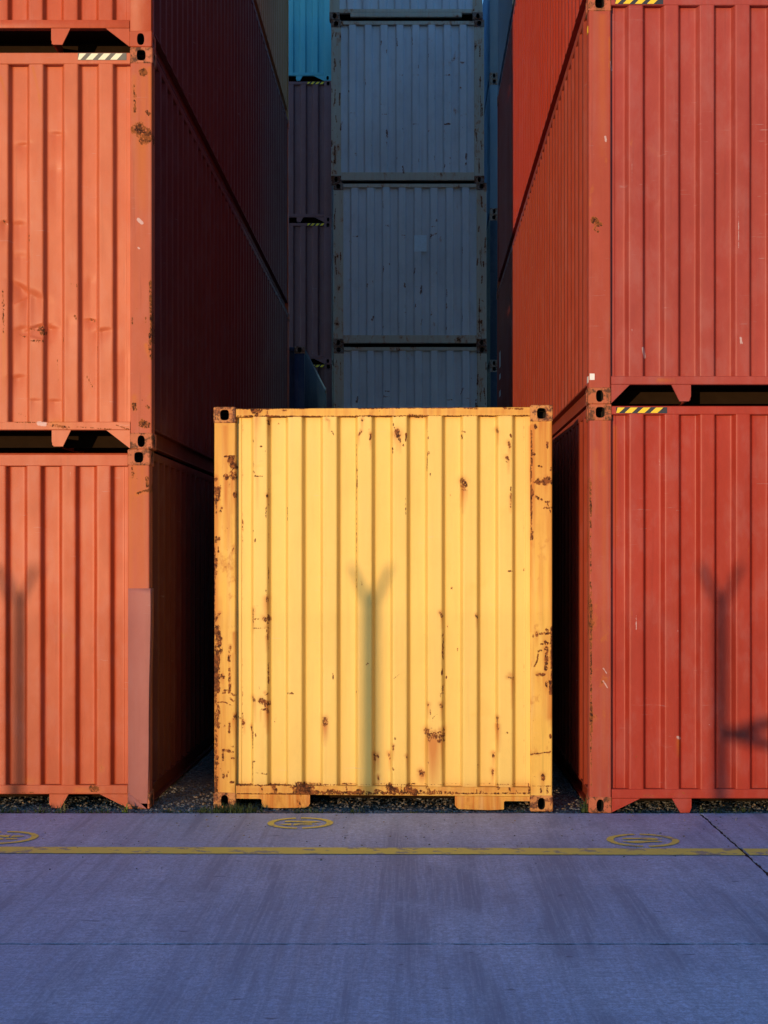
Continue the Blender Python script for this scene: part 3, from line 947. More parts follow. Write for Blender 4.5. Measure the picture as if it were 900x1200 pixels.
def line_mat():
    t = NT('yellow road paint')
    v = t.vecn(False)
    n = t.noise(v, 7, 7, 0.7)
    br = t.noise(t.vmath('MULTIPLY', v, (3.0, 70, 1)), 1.0, 4, 0.65)
    c = t.mix(t.noise(v, 1.7, 4, 0.6), (0.90, 0.74, 0.11), (0.80, 0.65, 0.15))
    c = t.mix(t.math('MULTIPLY', t.step(br, 0.5, 0.75), 0.22), c, (0.48, 0.38, 0.12))
    c = t.mix(t.math('MULTIPLY', t.step(n, 0.53, 0.60), 0.75), c, (0.24, 0.24, 0.26))
    return t.done(c, 0.7, t.bump(br, 0.2, 0.004), 0.3)


M['gravel'] = gravel_mat()
M['concrete'] = concrete_mat()
M['road_paint'] = line_mat()
M['joint'] = plain('joint filler', (0.022, 0.02, 0.02), 0.9, 0.4, 30)

EDGE = -0.17        # front edge of the concrete, in world y
mb = MB()
mb.quad((-300, -300, -0.05), (300, -300, -0.05), (300, 300, -0.05), (-300, 300, -0.05))
structure('ground', mb, M['gravel'])


def gravel_sheet():
    xs = np.concatenate([np.linspace(-9, -3.4, 20)[:-1], np.linspace(-3.4, 3.4, 260), np.linspace(3.4, 9, 20)[1:]])
    ys = np.concatenate([np.linspace(EDGE, 2.2, 95)[:-1], np.linspace(2.2, 30, 60)])
    X, Y = np.meshgrid(xs, ys, indexing='ij')
    Z = -0.010 + 0.006 * np.sin(X * 9 + 2 * np.sin(Y * 5)) * np.sin(Y * 11) + rng.normal(0, 0.004, X.shape)
    co = np.stack([X, Y, Z], -1).reshape(-1, 3)
    idx = np.arange(X.size).reshape(X.shape)
    fc = np.stack([idx[:-1, :-1], idx[1:, :-1], idx[1:, 1:], idx[:-1, 1:]], -1).reshape(-1, 4)
    me = bpy.data.meshes.new('gravel_bed')
    me.from_pydata(co.tolist(), [], fc.tolist())
    return me


structure('gravel_bed', gravel_sheet(), M['gravel'])


def slab(mb, x0, x1, y0, y1, z=0.006, jit=0.0):
    """slab outline with slightly broken edges, 5 cm thick rim"""
    pts = []
    def run(a, b):
        n = max(2, int(math.dist(a, b) / 0.04)) if jit else 2
        n = min(n, 400)
        for k in range(n):
            t = k / n
            pts.append((a[0] + (b[0] - a[0]) * t + random.gauss(0, jit), a[1] + (b[1] - a[1]) * t + random.gauss(0, jit)))
    run((x0, y0), (x1, y0)); run((x1, y0), (x1, y1)); run((x1, y1), (x0, y1)); run((x0, y1), (x0, y0))
    i, n = len(mb.v), len(pts)
    mb.v += [(x, y, z) for x, y in pts] + [(x, y, z - 0.052) for x, y in pts]
    mb.f.append(tuple(range(i, i + n)))
    for k in range(n):
        a, b = i + k, i + (k + 1) % n
        mb.f.append((a, b, b + n, a + n))


mb = MB()
JX, JY = 2.012, -3.865
slab(mb, -3.6, JX - 0.010, JY + 0.012, EDGE, jit=0.0035)
slab(mb, JX + 0.010, 7.6, JY + 0.012, EDGE, jit=0.0035)
slab(mb, -40, -3.62, JY + 0.006, EDGE)
slab(mb, 7.62, 40, JY + 0.006, EDGE)
slab(mb, -3.6, 7.6, -8.2, JY - 0.010, jit=0.004)
slab(mb, -40, -3.62, -8.2, JY - 0.006)
slab(mb, 7.62, 40, -8.2, JY - 0.006)
slab(mb, -40, 40, -60, -8.22)
structure('pavement', mb, M['concrete'])
mb = MB()
mb.box(JX - 0.014, JX + 0.014, JY, EDGE, -0.03, 0.0005)
mb.box(-3.6, 7.6, JY - 0.013, JY + 0.013, -0.03, 0.002)
structure('pavement_joint', mb, M['joint'])

# painted line and ring marks (sheets 4 mm above the slab)
mb = MB()
xs = np.linspace(-6, 2.0, 240)
ya = lambda x: -1.590 - 0.013 * x
top, bot = [], []
for x in xs:
    top.append((x, ya(x) + 0.105 + random.gauss(0, 0.002), 0.0102))
    bot.append((x, ya(x) - 0.105 + random.gauss(0, 0.002), 0.0102))
for k in range(len(xs) - 1):
    mb.quad(bot[k], bot[k + 1], top[k + 1], top[k])
mb.quad((2.026, ya(2.026) - .105, .0102), (6, ya(6) - .105, .0102), (6, ya(6) + .105, .0102), (2.026, ya(2.026) + .105, .0102))
structure('road_marking', mb, M['road_paint'])


def ringmark(cx, cy, r, rot):
    mb = MB()
    n = 72
    th = 0.045
    rr = []
    for k in range(n + 1):
        a = 2 * math.pi * k / n + rot
        j = random.gauss(0, 0.0015)
        rr.append(((cx + (r + j) * math.cos(a), cy + (r + j) * math.sin(a), 0.0102), (cx + (r - th + j) * math.cos(a), cy + (r - th + j) * math.sin(a), 0.0102)))
    for k in range(n):
        if k in (18, 19, 53, 54):
            continue
        mb.quad(rr[k][0], rr[k + 1][0], rr[k + 1][1], rr[k][1])
    for y0, xa, xb, hgt, sk in ((0.050, -0.125, 0.135, 0.072, 0.008), (-0.052, -0.135, 0.115, 0.072, -0.008)):
        ks = 16
        for k in range(ks):
            t0, t1 = k / ks, (k + 1) / ks
            if random.random() < 0.06:
                continue
            def hh(t): return hgt * 0.5 * min(1, 4.5 * min(t + 0.06, 1.06 - t)) * (0.85 + 0.25 * math.sin(9 * t + y0 * 40))
            x0_, x1_ = xa + (xb - xa) * t0, xa + (xb - xa) * t1
            m0, m1 = y0 + sk * math.sin(6 * t0), y0 + sk * math.sin(6 * t1)
            mb.quad((cx + x0_, cy + m0 - hh(t0), .0102), (cx + x1_, cy + m1 - hh(t1), .0102), (cx + x1_, cy + m1 + hh(t1), .0102), (cx + x0_, cy + m0 + hh(t0), .0102))
    return structure('road_marking', mb, M['road_paint'])


ringmark(-2.655, -1.13, 0.23, 0.1)
ringmark(-0.776, -0.585, 0.223, 0.05)
ringmark(1.452, -1.225, 0.230, -0.05)

# pebbles of the gravel strip and grit on the slab
def pebbles(n, xr, yr, z0, s0, s1, name, mat, ysk=1.0):
    ico = bmesh.new()
    bmesh.ops.create_icosphere(ico, subdivisions=1, radius=1)
    base = np.array([v.co[:] for v in ico.verts])
    ico.verts.index_update()
    bf = np.array([[v.index for v in f.verts] for f in ico.faces])
    ico.free()
    V, Fc = [], []
    for k in range(n):
        s = rng.uniform(s0, s1) * (0.6 + rng.random())
        p = base * rng.uniform(0.7, 1.3, base.shape) * s * np.array([1, rng.uniform(.7, 1.2), rng.uniform(.5, .8)])
        a = rng.uniform(0, 6.28)
        p = np.stack([p[:, 0] * math.cos(a) - p[:, 1] * math.sin(a), p[:, 0] * math.sin(a) + p[:, 1] * math.cos(a), p[:, 2]], 1)
        y = yr[0] + (yr[1] - yr[0]) * rng.random() ** ysk
        V.append(p + np.array([rng.uniform(*xr), y, z0 + s * 0.2]))
        Fc.append(bf + 12 * k)
    me = bpy.data.meshes.new(name)
    me.from_pydata(np.concatenate(V).tolist(), [], np.concatenate(Fc).tolist())
    return link(name, me, mat)


def stone_mat():
    t = NT('pebble stone')
    v = t.vecn(False)
    vo = t.n('ShaderNodeTexVoronoi', Vector=v, Scale=28.0)
    k = t.n('ShaderNodeSeparateColor', i0=vo.outputs['Color']).outputs
    c = t.mix(k[0], (0.08, 0.075, 0.07), (0.24, 0.23, 0.215))
    c = t.mix(t.math('MULTIPLY', t.step(k[1], 0.75, 0.9), 0.6), c, (0.36, 0.22, 0.10))
    return t.done(c, 0.75, t.bump(t.noise(v, 90, 3), 0.3, 0.004), 0.35)


M['stone'] = stone_mat()
tag(pebbles(9500, (-3.4, 3.4), (EDGE + 0.015, 1.3), -0.009, 0.0045, 0.0105, 'gravel', M['stone'], 1.6), 'loose pale gravel lying along the edge of the concrete', 'gravel', kind='stuff')
tag(pebbles(260, (-3.0, 3.0), (-2.2, EDGE - 0.01), 0.007, 0.0025, 0.006, 'grit', M['stone'], 0.6), 'scattered grit and chips on the concrete by the gravel edge', 'grit', kind='stuff')

# ------------------------------------------------------------------ containers
HC, ST = 2.896, 2.591
L40, L20 = 12.192, 6.058
GL, GR = 'containers stacked on the left', 'containers stacked on the right'
GG, GB = 'grey containers stacked at the back', 'dark containers stacked behind the left row'

# the yellow one
yellow_hero = dict(step=0.0065, wear=lambda X, Z: field(YS, ymap, X, Z, 1.15),
                   disp=dents([(360, 860, 10, 60, 0.003), (330, 900, 16, 60, 0.003), (405, 800, 9, 70, 0.003), (490, 860, 8, 50, 0.002), (598, 600, 10, 14, .003), (560, 690, 12, 16, .003), (560, 840, 10, 14, .004), (300, 548, 12, 10, .002)], ymap, 0.0016, 3),
                   post_disp=lambda X, Z: np.where(X < -1.15, 0.0, 0.0) + 0.0016 * np.sin(Z * 7 + X * 20) * np.sin(Z * 17))
container('yellow container with rust spots standing alone on the gravel between the red stacks', HC, L20, -0.2338, 0.0, 0.0, M['yellow'], M['yellow_cast'],
          R(-3.3), 'pocket', yellow_hero, M['yellow_frame'], M['yellow_frame'])

# left stack
def edgeL(px, D): return (px - PX) * D / F - HW
yl = 0.06
mL1 = mapper(edgeL(175.8, 11.12), yl, 0.0)
mL2 = mapper(edgeL(178.6, 11.12), yl, ST)
L1S = [('r', 155, 545, 155, 560, 1.5, .5), ('s', 157, 545, 157, 640, 3, .6), ('s', 166, 545, 166, 690, 2.4, .5), ('s', 153, 560, 153, 690, 1.6, .7), ('r', 161, 578, 172, 574, 1.0, .7), ('s', 160, 579, 174, 575, 2.2, .9),
       ('w', 5, 560, 5, 580, 1, .5), ('r', 108, 924, 112, 925, 2.0, 1), ('s', 90, 926, 120, 927, 2.0, .6), ('r', 26, 929, 38, 929, 1.0, .9), ('r', 172, 560, 173, 575, 1.4, .9), ('w', 82, 552, 84, 575, .8, .6), ('w', 92, 545, 100, 560, .7, .5), ('w', 17, 705, 18, 715, .6, .5),
       ('r', 2, 800, 2, 930, .7, .4), ('s', 30, 915, 46, 916, 2, .4)]
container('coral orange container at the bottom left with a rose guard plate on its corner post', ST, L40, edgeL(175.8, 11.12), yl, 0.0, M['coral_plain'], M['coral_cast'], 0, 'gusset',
          dict(step=0.014, wear=lambda X, Z: field(L1S, mL1, X, Z, 1.4), disp=dents([], mL1, 0.002, 5)), tr=(0.122, 0.037), post_mat=M['coral_post'], group=GL, side_mat=M['coral_shade_side'])
L2S = [('r', 3, 340, 4, 390, 1.2, .9), ('r', 16, 495, 60, 494.5, .8, .9), ('r', 60, 498, 80, 502, 1.8, 1), ('r', 90, 500, 130, 503, .8, .85), ('r', 136, 498, 150, 503, .8, .8), ('s', 62, 496, 80, 497, 3, .8), ('r', 151.5, 300, 151.5, 480, .5, .8), ('r', 20, 484, 27, 487, 1.3, .9), ('r', 65, 420, 66, 450, .7, .7), ('r', 100, 440, 106, 452, 1.0, .7), ('r', 176, 330, 177, 400, 1.0, 1), ('r', 157, 100, 158, 130, 1.0, .7), ('s', 166, 160, 166, 240, 4, .7), ('r', 80, 332, 91, 332.5, .9, 1), ('r', 89, 332, 90, 338, 1.0, 1), ('r', 87, 370, 89, 373, 1.4, 1), ('r', 104, 372, 109, 375, 1.6, 1), ('r', 36, 399, 49, 399.5, 1.2, 1), ('r', 47, 385, 49, 389, 2.0, 1), ('r', 20, 391, 27, 393, 1.3, .9), ('r', 3, 355, 4, 358, 1.3, 1),
       ('r', 5, 375, 4, 390, 1.0, .9), ('s', 4, 390, 4, 470, 1.2, .6), ('w', 3, 390, 3, 480, .8, .5), ('r', 33, 384, 45, 387, .7, .8), ('r', 24, 484, 26, 486, 1.2, .9), ('r', 73, 395, 73, 400, .8, .9), ('r', 112, 392, 113, 418, .6, .7), ('w', 113, 300, 113.5, 490, .5, .6), ('w', 73.5, 410, 73.5, 480, .5, .6),
       ('r', 163, 152, 171, 160, 4.2, 1), ('r', 165, 150, 168, 165, 2.5, 1), ('r', 172, 131, 175, 133, 1.6, 1), ('r', 167, 84, 169, 85, 2.2, 1), ('w', 162, 257, 166, 261, 1.8, 1), ('w', 162, 290, 163, 291, 1.0, 1), ('r', 155, 372, 155, 380, .8, .9), ('r', 171, 371, 171, 377, 1.0, 1), ('r', 175, 390, 176, 420, 1.3, .9),
       ('s', 171, 404, 175, 420, 1.2, .9), ('s', 157, 90, 157, 180, 2, .45), ('s', 168, 80, 168, 240, 2.6, .4), ('s', 175, 80, 176, 150, 1.4, .9), ('r', 157, 474, 158, 480, 1.6, .9), ('s', 157, 465, 157, 480, 1.6, .7), ('r', 166, 496, 173, 498, 2.2, .9), ('r', 172, 476, 174, 478, 1.1, .9), ('w', 45, 496, 52, 497, 2.0, .9), ('r', 55, 497, 75, 501, 1.2, .9), ('r', 20, 495, 45, 494.5, .6, .8),
       ('s', 38, 78, 45, 110, .7, .9), ('s', 45, 110, 47, 125, .7, .8), ('s', 0, 90, 8, 115, .8, .8), ('r', 158, 359, 165, 366, .6, .6), ('w', 118, 231, 120, 238, 1.4, .5), ('r', 33, 275, 33.5, 282, .8, .9), ('r', 4, 258, 6, 262, 1.0, .8), ('w', 4, 258, 8, 262, 1.2, .6)]
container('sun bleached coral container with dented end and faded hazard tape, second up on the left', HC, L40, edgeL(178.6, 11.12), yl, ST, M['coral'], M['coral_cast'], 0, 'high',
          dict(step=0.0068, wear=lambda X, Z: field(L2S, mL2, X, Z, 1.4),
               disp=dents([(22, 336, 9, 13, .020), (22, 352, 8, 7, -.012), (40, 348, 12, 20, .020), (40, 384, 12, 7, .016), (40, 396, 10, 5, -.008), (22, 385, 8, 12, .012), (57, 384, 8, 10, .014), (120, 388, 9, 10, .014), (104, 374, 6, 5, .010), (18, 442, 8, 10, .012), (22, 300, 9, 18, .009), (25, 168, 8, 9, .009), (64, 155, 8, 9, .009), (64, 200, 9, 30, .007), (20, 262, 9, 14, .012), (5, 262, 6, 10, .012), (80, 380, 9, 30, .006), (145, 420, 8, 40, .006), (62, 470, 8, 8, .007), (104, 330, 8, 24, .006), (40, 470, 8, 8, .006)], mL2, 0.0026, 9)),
          post_mat=M['coral_post'], group=GL, side_mat=M['coral_shade_side'], tr=(0.122, 0.039))
c3 = container('coral red container third up on the left, cut off by the top of the picture', HC, L40, edgeL(178.0, 11.12), yl, ST + HC, M['coral_plain'], M['coral_plain'], 0, 'high', dict(step=0.02, disp=dents([], mL2, 0.002, 12)), group=GL, side_mat=M['coral_shade_side'])
container('brown ochre container high on the left stack, only its long side showing', HC, L40, -1.899 - HW, yl + 0.02, ST + 2 * HC, M['bronze'], group=GL)
container('unseen coral container on top of the left stack', ST, L40, -1.90 - HW, yl, ST + 3 * HC, M['coral_plain'], group=GL)

# the next row along, outside the frame: it shades the alley
for k in range(5):
    container('coral container in the row left of the left stack, level %s up' % ('one', 'two', 'three', 'four', 'five')[k], HC, L40, -5.70 + 0.004 * k, yl, HC * k, M['coral_plain'], group='containers in the next row to the left')

# right stack
yr_ = -0.14
XR = 1.231 + HW
mR1 = mapper(XR, yr_, 0.0)
mR2 = mapper(XR, yr_, HC)
R1S = [('w', 745, 717, 745.5, 738, .9, .9), ('w', 794, 864, 798, 866, 1.8, .8), ('s', 796, 866, 796, 885, 1.4, .6), ('w', 707, 783, 711, 789, .7, .9), ('w', 707, 798, 712, 806, .8, .9), ('w', 717, 690, 718, 696, 1.2, .8), ('w', 797, 738, 793, 740, .6, .7), ('w', 825, 848, 832, 849, .8, .8), ('w', 885, 785, 886, 787, .9, .8), ('w', 843, 782, 840, 783, .6, .7),
       ('r', 745, 885, 748, 890, .7, .8), ('r', 780, 931, 800, 931, .9, .6), ('r', 800, 928, 802, 930, 1.2, .9), ('s', 722, 500, 723, 640, 1.2, .4), ('w', 742, 560, 750, 600, 1.0, .5), ('w', 746, 500, 747, 600, .6, .4), ('r', 692, 560, 693, 920, 1.1, .75), ('w', 694.5, 560, 694.5, 930, .4, .4), ('s', 698, 530, 699, 600, 2, .3), ('s', 708, 480, 708, 900, 1.5, .3), ('w', 774, 538, 775, 545, 1.0, .6), ('w', 770, 520, 771, 540, .5, .5), ('r', 755, 932, 770, 933, .8, .6)]
r1 = container('bright brick red container at the bottom of the right stack with yellow black tape', HC, L40, XR, yr_, 0.0, M['red'], M['red_cast'], 0, 'gusset',
               dict(step=0.014, wear=lambda X, Z: field(R1S, mR1, X, Z, 1.4), disp=dents([], mR1, 0.0018, 21)), post_mat=M['red_post'], group=GR, side_mat=M['red_side_dark'])
R2S = [('w', 755, 408, 757, 417, 1.8, 1), ('w', 869, 395, 870, 402, 1.4, .9), ('w', 742, 385, 743, 398, .8, .8), ('w', 742, 190, 742.5, 250, .6, .8), ('w', 717, 72, 718, 80, 1.4, .9), ('s', 716, 45, 717, 90, 1.2, .7), ('s', 707, 20, 707, 180, 2.4, .4), ('r', 697, 258, 703, 263, 2.0, 1), ('r', 698, 268, 702, 271, 1.6, 1), ('w', 710, 160, 711, 165, 1.2, .9),
       ('w', 695, 60, 695, 430, .4, .4), ('w', 865, 45, 870, 70, 1.0, .5), ('w', 880, 60, 872, 90, .6, .6), ('w', 866, 240, 867, 290, .6, .7), ('r', 770, 113, 771, 118, .6, .6), ('w', 825, 408, 830, 409, .6, .5), ('s', 773, 445, 790, 446, 1.2, .5), ('r', 722, 19, 780, 19, .6, .7)]
r2 = container('dusty red container with yellow black tape and white label, second up on the right', HC, L40, XR - 0.004, yr_, HC, M['redpink'], M['red_cast'], 0, 'short',
               dict(step=0.014, wear=lambda X, Z: field(R2S, mR2, X, Z, 1.4), disp=dents([(765, 175, 9, 12, .004), (768, 240, 8, 16, .004)], mR2, 0.002, 23)), post_mat=M['red_post'], group=GR, side_mat=M['red_side_dark'])
container('bright red container third up on the right, only its sunlit long side showing', HC, L40, XR + 0.002, yr_, 2 * HC, M['redside'], M['red_cast'], group=GR)
container('blue grey container high on the right stack, a shaded slip of its side showing', ST, L40, XR + 0.004, yr_ - 0.01, 3 * HC, M['bluegrey'], group=GR)

# dark container row added out of frame, to block sky light and deepen groove shade
for k in range(3):
    for q in range(2):
        container('unseen navy container added as sky blocker right of the yard, %s one, level %s' % (('nearer', 'farther')[q], ('one', 'two', 'three')[k]), HC, L40, 9.8 + 0.01 * k, -27.5 + 12.9 * q, HC * k, M['navy'], group='added sky blocking containers right of the yard')

# grey stack
yg = 13.46
gx = [-0.085, -0.070, -0.076, -0.112, -0.137]
gl = ['pale grey rust streaked container half hidden behind the top of the yellow container',
      'pale grey container just above the yellow one, second lowest of the shaded grey stack',
      'pale grey container with a light blue patch, in the middle of the shaded grey stack',
      'pale grey container with rust along its corner posts, second from top of grey stack',
      'pale grey container at the top edge of the picture, uppermost of the grey stack']
gl[0] = 'unseen lowest pale grey container of the shaded stack'
greys = []
for k in range(5):
    rg = np.random.default_rng(100 + k)
    gs = []
    # rust nibbles on the outer flats, mostly low and in rows
    for q in range(30):
        ff = rg.integers(0, 8)
        xe = PX0 + ff * PER + WI + WS + (0.003 if rg.random() < .5 else WO - 0.003)
        zc = 0.25 + 2.1 * rg.random() ** 1.8
        gs.append((xe, zc, xe + rg.normal(0, .012), zc + rg.normal(0, .06), rg.uniform(0.7, 2.2)))
    for q in range(9):
        ff = rg.integers(0, 8)
        xa = PX0 + ff * PER + WI + WS
        zc = rg.choice([1.75, 1.9, 0.95, 1.1]) + rg.normal(0, .02)
        gs.append((xa + .01, zc, xa + WO - .005, zc + rg.normal(0, .01), 1.7))
    for q in range(22):
        xe = rg.choice([-1, 1]) * rg.uniform(HW - CW, HW - 0.01)
        zc = rg.uniform(.15, 2.4)
        gs.append((xe, zc, xe + rg.normal(0, .01), zc + rg.normal(0, .16), rg.uniform(0.7, 1.8)))
    def gw(X, Z, gs=gs):
        return field([('r', *a, h, 1.0) if False else ('r', a[0], a[1], a[2], a[3], h, 0.80) for *a, h in gs], lambda p, q: (p, q), X, Z)
    if k in (1, 2, 3):
        hero = dict(step=0.022, disp=dents([], mL2, 0.003, 40 + k), wear=gw)
    else:
        hero = None
    greys.append(container(gl[k], ST, L20, gx[k], yg + (0.0, 0.02, 0.0, 0.015, 0.0)[k], ST * k, M['grey'], M['grey_cast'], 0, 'notch', hero, M['grey_frame'], M['grey_frame'], group=GG))

# blue pair beside it
bx = -1.76 - HW
container('unseen deep blue container on the ground behind the left stack', ST, L20, bx, yg, 0.0, M['blue'], M['grey_cast'], group='blue containers behind the left stack')
container('deep blue container in dark shade beside the grey stack, rusty corner casting showing', ST, L20, bx + 0.01, yg + 0.03, ST, M['blue'], M['grey_cast'], group='blue containers behind the left stack')

# dark stack at the back left
yb = 20.54
lab = ['unseen lowest dark maroon container behind the left row', 'almost black maroon container with hazard tape, low in the gap behind the left stack', 'dark purple container with hazard tape in the gap left of the grey stack',
       'purple container right under the teal one with hazard tape on its rail', 'bright teal container in the gap left of the grey stack at the top']
backs = []
for k in range(5):
    m = (M['maroon'], M['maroon'], M['purple'], M['purple'], M['teal'])[k]
    backs.append(container(lab[k], HC, L40, -1.695 - HW + (0, .01, 0, .005, -.005)[k], yb, HC * k, m, m, group=GB))

# blue stack at the back right
yq = 18.44
zz = 0
hs = (ST, HC, HC, ST, ST)
lab = ['unseen lowest navy container behind the right stack', 'dark navy container in the slit right of the grey stack, low down', 'navy container in the slit right of the grey stack, below two lighter blue ones', 'light blue container in the slit right of the grey stack, second from the top', 'light blue container in the slit right of the grey stack at the very top']
for k in range(5):
    m = (M['navy'], M['navy'], M['navy'], M['skyblue'], M['skyblue'])[k]
    container(lab[k], hs[k], L40, 1.433 + HW + (0, 0.006, 0, 0.004, 0)[k], yq, zz, m, M['grey_cast'], post_mat=M['slate'] if k > 2 else None, group='blue containers behind the right stack')
    zz += hs[k]

# ------------------------------------------------------------------ small parts on the containers
def children(o, n):
    return [c for c in o.children if c.name.split('.')[0] == n]

tops = {}
for o in COL.objects:
    if o.get('category') == 'container':
        tops[o['label']] = o
def byl(s): return next(o for k, o in tops.items() if s in k)

def pxx(px, D): return (px - PX) * D / F

d1 = yr_ - CY
sticker(r1, pxx(722, d1) - XR, pxx(782, d1) - XR, HC - 0.066, HC - 0.022, 0.0075, (M['tape_dark'], M['tape_yellow']))
sticker(r2, pxx(721.5, d1) - XR, pxx(778, d1) - XR, HC - 0.068, HC - 0.020, 0.0075, (M['tape_dark'], M['tape_yellow']))
l2 = byl('sun bleached coral')
xl2 = l2.location.x
sticker(l2, pxx(91, 11.12) - xl2, pxx(148, 11.12) - xl2, HC - 0.094, HC - 0.043, 0.0075, (M['tape_grey'], M['tape_white']))
db = yb - CY
for k in (1, 2, 3):
    o = backs[k]
    sticker(o, pxx(360, db) - o.location.x, pxx(382, db) - o.location.x, HC - 0.070, HC - 0.018, 0.0075, (M['tape_dark'], M['tape_yellow']))


def plate(name, c, x0, x1, y0, y1, z0, z1, m):
    mb = MB()
    mb.box(x0, x1, y0, y1, z0, z1)
    return link(name, mb.mesh(name), m, c)

# white label wrapped round the corner post, right stack
plate('label_sticker', r2, -HW + 0.010, -HW + 0.045, 0.0025, 0.0048, 0.170, 0.215, M['white_vinyl'])
plate('label_sticker', r2, -HW + 0.002, -HW + 0.0045, 0.03, 0.10, 0.155, 0.20, M['white_vinyl'])
plate('hazard_sticker', r2, -HW + 0.002, -HW + 0.0045, 0.05, 0.10, 2.64, 2.69, M['tape_yellow'])
plate('hazard_sticker', l2, HW - 0.0415, HW - 0.037, 0.79, 0.855, 2.70, 2.80, M['tape_yellow'])
# pale lettering plates far back on the dusty red container's side, edge on and unreadable
for za, zb_ in ((1.67, 1.89), (1.50, 1.57), (1.25, 1.33)):
    plate('marking_plate', r2, -HW + 0.001, -HW + 0.0035, 11.22, 11.50, za, zb_, M['white_vinyl'])
# light blue patch on the grey one
g2 = greys[2]
xg = g2.location.x
pb = plain('pale blue patch', (0.70, 0.88, 1.0), 0.6, 0.25, 30)
plate('sticker', g2, pxx(485.5, 24.5) - xg, pxx(500, 24.5) - xg, Y_OUT - 0.004, Y_OUT - 0.0015, 1.50, 1.76, pb)

# guard plate on the left bottom container's post
l1 = byl('coral orange container at the bottom')
mb = MB()
x0, x1 = HW - CW + 0.004, HW + 0.002
n = 40
vv = []
for k in range(n + 1):
    z = 0.0 + (1.588) * k / n
    xe = x1 - 0.022 * (1 - k / n) ** 1.5 + 0.0025 * math.sin(k * 0.23)
    vv.append([(x0, -0.001, z if k else 0.118), (xe, -0.003, z), (xe + 0.003, 0.004, z), (xe + 0.004, 0.11, z)])
for k in range(n):
    for j in range(3):
        mb.quad(vv[k][j], vv[k][j + 1], vv[k + 1][j + 1], vv[k + 1][j])
o = link('guard_plate', mb.mesh('guard_plate', 30), M['guard'], l1)
md = o.modifiers.new('thick', 'SOLIDIFY')
md.thickness = 0.003

# rust run below the yellow container's fork plates comes from strokes on a dense copy: handled by the frame paint

# ------------------------------------------------------------------ weeds
def leaf_mat(name, col):
    t = NT(name)
    v = t.vecn()
    c = t.mix(t.noise(v, 30, 3), (*col, 1), tuple(x * 0.5 for x in col))
    return t.done(c, 0.6, None, 0.3)


M['leaf'] = leaf_mat('weed green', (0.055, 0.085, 0.022))
M['leaf_dry'] = leaf_mat('dry grass', (0.24, 0.19, 0.07))


def blades(mb, cx, cy, n, spread, h, w0):
    for k in range(n):
        a = random.uniform(0, 6.283)
        r = spread * random.random() ** 0.6
        x, y = cx + r * math.cos(a), cy + 0.5 * r * math.sin(a)
        hh = h * random.uniform(0.4, 1.1)
        b = random.uniform(0, 6.283)
        lean = random.uniform(0.15, 0.9) * hh
        wv = w0 * random.uniform(0.6, 1.3)
        px_, py_ = math.cos(b + 1.57) * wv, math.sin(b + 1.57) * wv
        pts = []
        for s in range(4):
            t = s / 3
            ww = (1 - t) ** 0.7
            c = (x + math.cos(b) * lean * t * t, y + math.sin(b) * lean * t * t, -0.015 + hh * (t - 0.25 * t * t))
            pts.append(((c[0] - px_ * ww, c[1] - py_ * ww, c[2]), (c[0] + px_ * ww, c[1] + py_ * ww, c[2])))
        for s in range(3):
            mb.quad(pts[s][0], pts[s][1], pts[s + 1][1], pts[s + 1][0])


mb = MB()
for (px, n, h, sp) in ((232, 14, .05, .05), (250, 34, .07, .09), (265, 40, .075, .08), (282, 46, .08, .09), (298, 22, .06, .07), (345, 10, .035, .05), (355, 14, .05, .06), (373, 12, .06, .06), (395, 8, .03, .05),
                       (120, 16, .05, .07), (98, 10, .05, .05), (50, 14, .07, .06), (20, 14, .06, .08), (5, 12, .06, .06), (72, 10, .06, .04), (480, 8, .04, .06), (420, 10, .05, .05), (520, 10, .04, .06), (610, 8, .04, .05), (685, 14, .10, .03), (212, 10, .04, .06), (195, 10, .04, .04), (740, 8, .04, .06), (830, 12, .05, .08), (870, 10, .05, .08)):
    x = (px - PX) * 11.0 / F
    blades(mb, x, random.uniform(-0.13, -0.05), int(n * 2.2), sp * 1.1, h * 1.35, 0.0045)
tag(link('grass', mb.mesh('grass'), M['leaf']), 'short weedy grass along the edge of the gravel by the containers', 'grass', kind='stuff')


def weed(label, px, y, n, h, sp, m, w0):
    x = (px - PX) * (y - CY) / F
    mb = MB()
    blades(mb, 0, 0, n, sp, h, w0)
    o = link('weed', mb.mesh('weed'), m)
    o.location = (x, y, 0.0)
    return tag(o, label, 'weed')


weed('broad leaved yellow green weed beside the left stack\'s bottom corner casting', 147, -0.07, 12, 0.105, 0.02, leaf_mat('bright weed', (0.22, 0.26, 0.04)), 0.010)
weed('thin dry stalks standing under the left bottom container beside its bracket', 75, -0.02, 7, 0.17, 0.03, M['leaf_dry'], 0.003)
weed('tiny yellow green tuft on the gravel in front of the yellow container', 485, -0.11, 16, 0.035, 0.025, leaf_mat('pale weed', (0.30, 0.32, 0.08)), 0.005)
weed('small weed at the foot of the right stack\'s front corner', 688, 0.05, 14, 0.16, 0.02, M['leaf'], 0.006)

# ------------------------------------------------------------------ the fence behind the camera whose Y topped posts throw the shadows
FY = -12.7
tg = math.tan(R(SUN_AZ))
te = math.tan(R(SUN_EL)) / math.cos(R(SUN_AZ))
fence = thing('security_fence', 'steel fence with Y topped posts behind the camera, known only by its shadows', 'fence', (0, FY, 0))


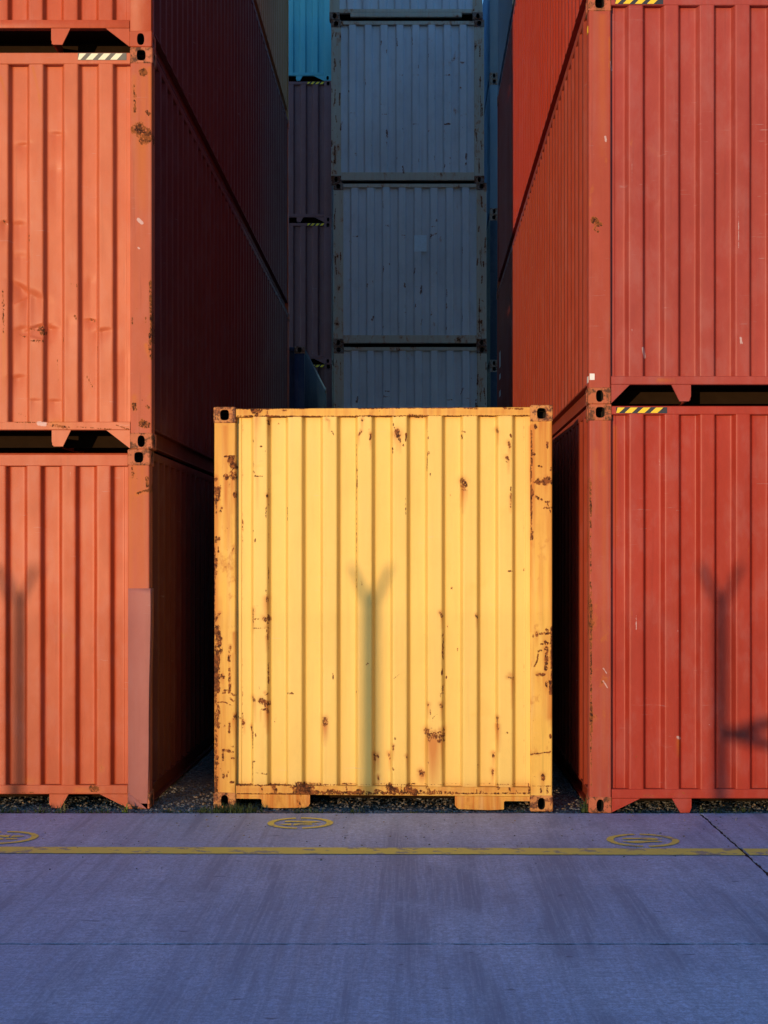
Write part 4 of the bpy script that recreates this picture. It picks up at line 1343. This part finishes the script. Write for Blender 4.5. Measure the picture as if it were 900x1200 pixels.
def proj(px, Yc):
    """post position (x on the fence line) whose shadow falls at photo column px on a container front at Yc"""
    xs_ = (px - PX) * (Yc - CY) / F
    return xs_ - (Yc - FY) * tg


dl = 0 - FY
ZJ = 1.50 + dl * te        # junction height
ZT = 1.755 + dl * te       # prong tips
base_posts = [proj(17, 0.06), proj(432, 0.0), proj(844, yr_)]
sp_ = (base_posts[2] - base_posts[0]) / 2
allx = [base_posts[0] - 3 * sp_, base_posts[0] - 2 * sp_, base_posts[0] - sp_] + base_posts + [base_posts[2] + sp_, base_posts[2] + 2 * sp_]
for x in allx:
    mb = MB()
    mb.box(x - 0.032, x + 0.032, -0.035, 0.035, 0.0, ZJ + 0.02, 0.006)
    for s in (-1, 1):
        mb.tube((x + s * 0.01, 0, ZJ - 0.03), (x + s * 0.145, 0, ZT), 0.028, 0.023, 8)
    link('fence_post', mb.mesh('fence_post', 40), M['galv'], fence)
mb = MB()
mb.box(allx[0] - 1, allx[-1] + 1, -0.09, 0.09, -0.04, 0.595, 0.012)  # low wall added unseen, its height set to keep low sun off the ground
link('shade_plinth', mb.mesh('shade_plinth'), M['shade_plinth'], fence)
mb = MB()
xr0, xr1 = allx[0], allx[-1]
zm0, zm1 = 0.60, ZJ - 0.05
z_ = zm0 + 0.008
gap = 0.018
while z_ < zm1:                     # unseen mesh, wires graded closer towards the bottom to dim the low sunlight there
    mb.tube((xr0, 0.046, z_), (xr1, 0.046, z_), 0.0022, 0.0022, 5)
    z_ += gap
    gap = min(0.15, gap * 1.055)
xx = xr0
while xx < xr1:
    mb.tube((xx, 0.050, zm0), (xx, 0.050, zm1), 0.0014, 0.0014, 4)
    xx += 0.15
link('wire_mesh', mb.mesh('wire_mesh'), M['galv'], fence)
# braces of the gate leaf right of the third post
xb = base_posts[2]
zc = (CZ + (PY - 861) * (yr_ - CY) / F) + (yr_ - FY) * te
kx = 0.52
for dz in (0.26, -0.24):
    mb = MB()
    mb.tube((xb + 0.04, 0.0, zc), (xb + 0.04 + 4.7 * kx, 0.0, zc + dz * 2.5), 0.040, 0.040, 10)
    link('brace', mb.mesh('brace', 40), M['galv'], fence)
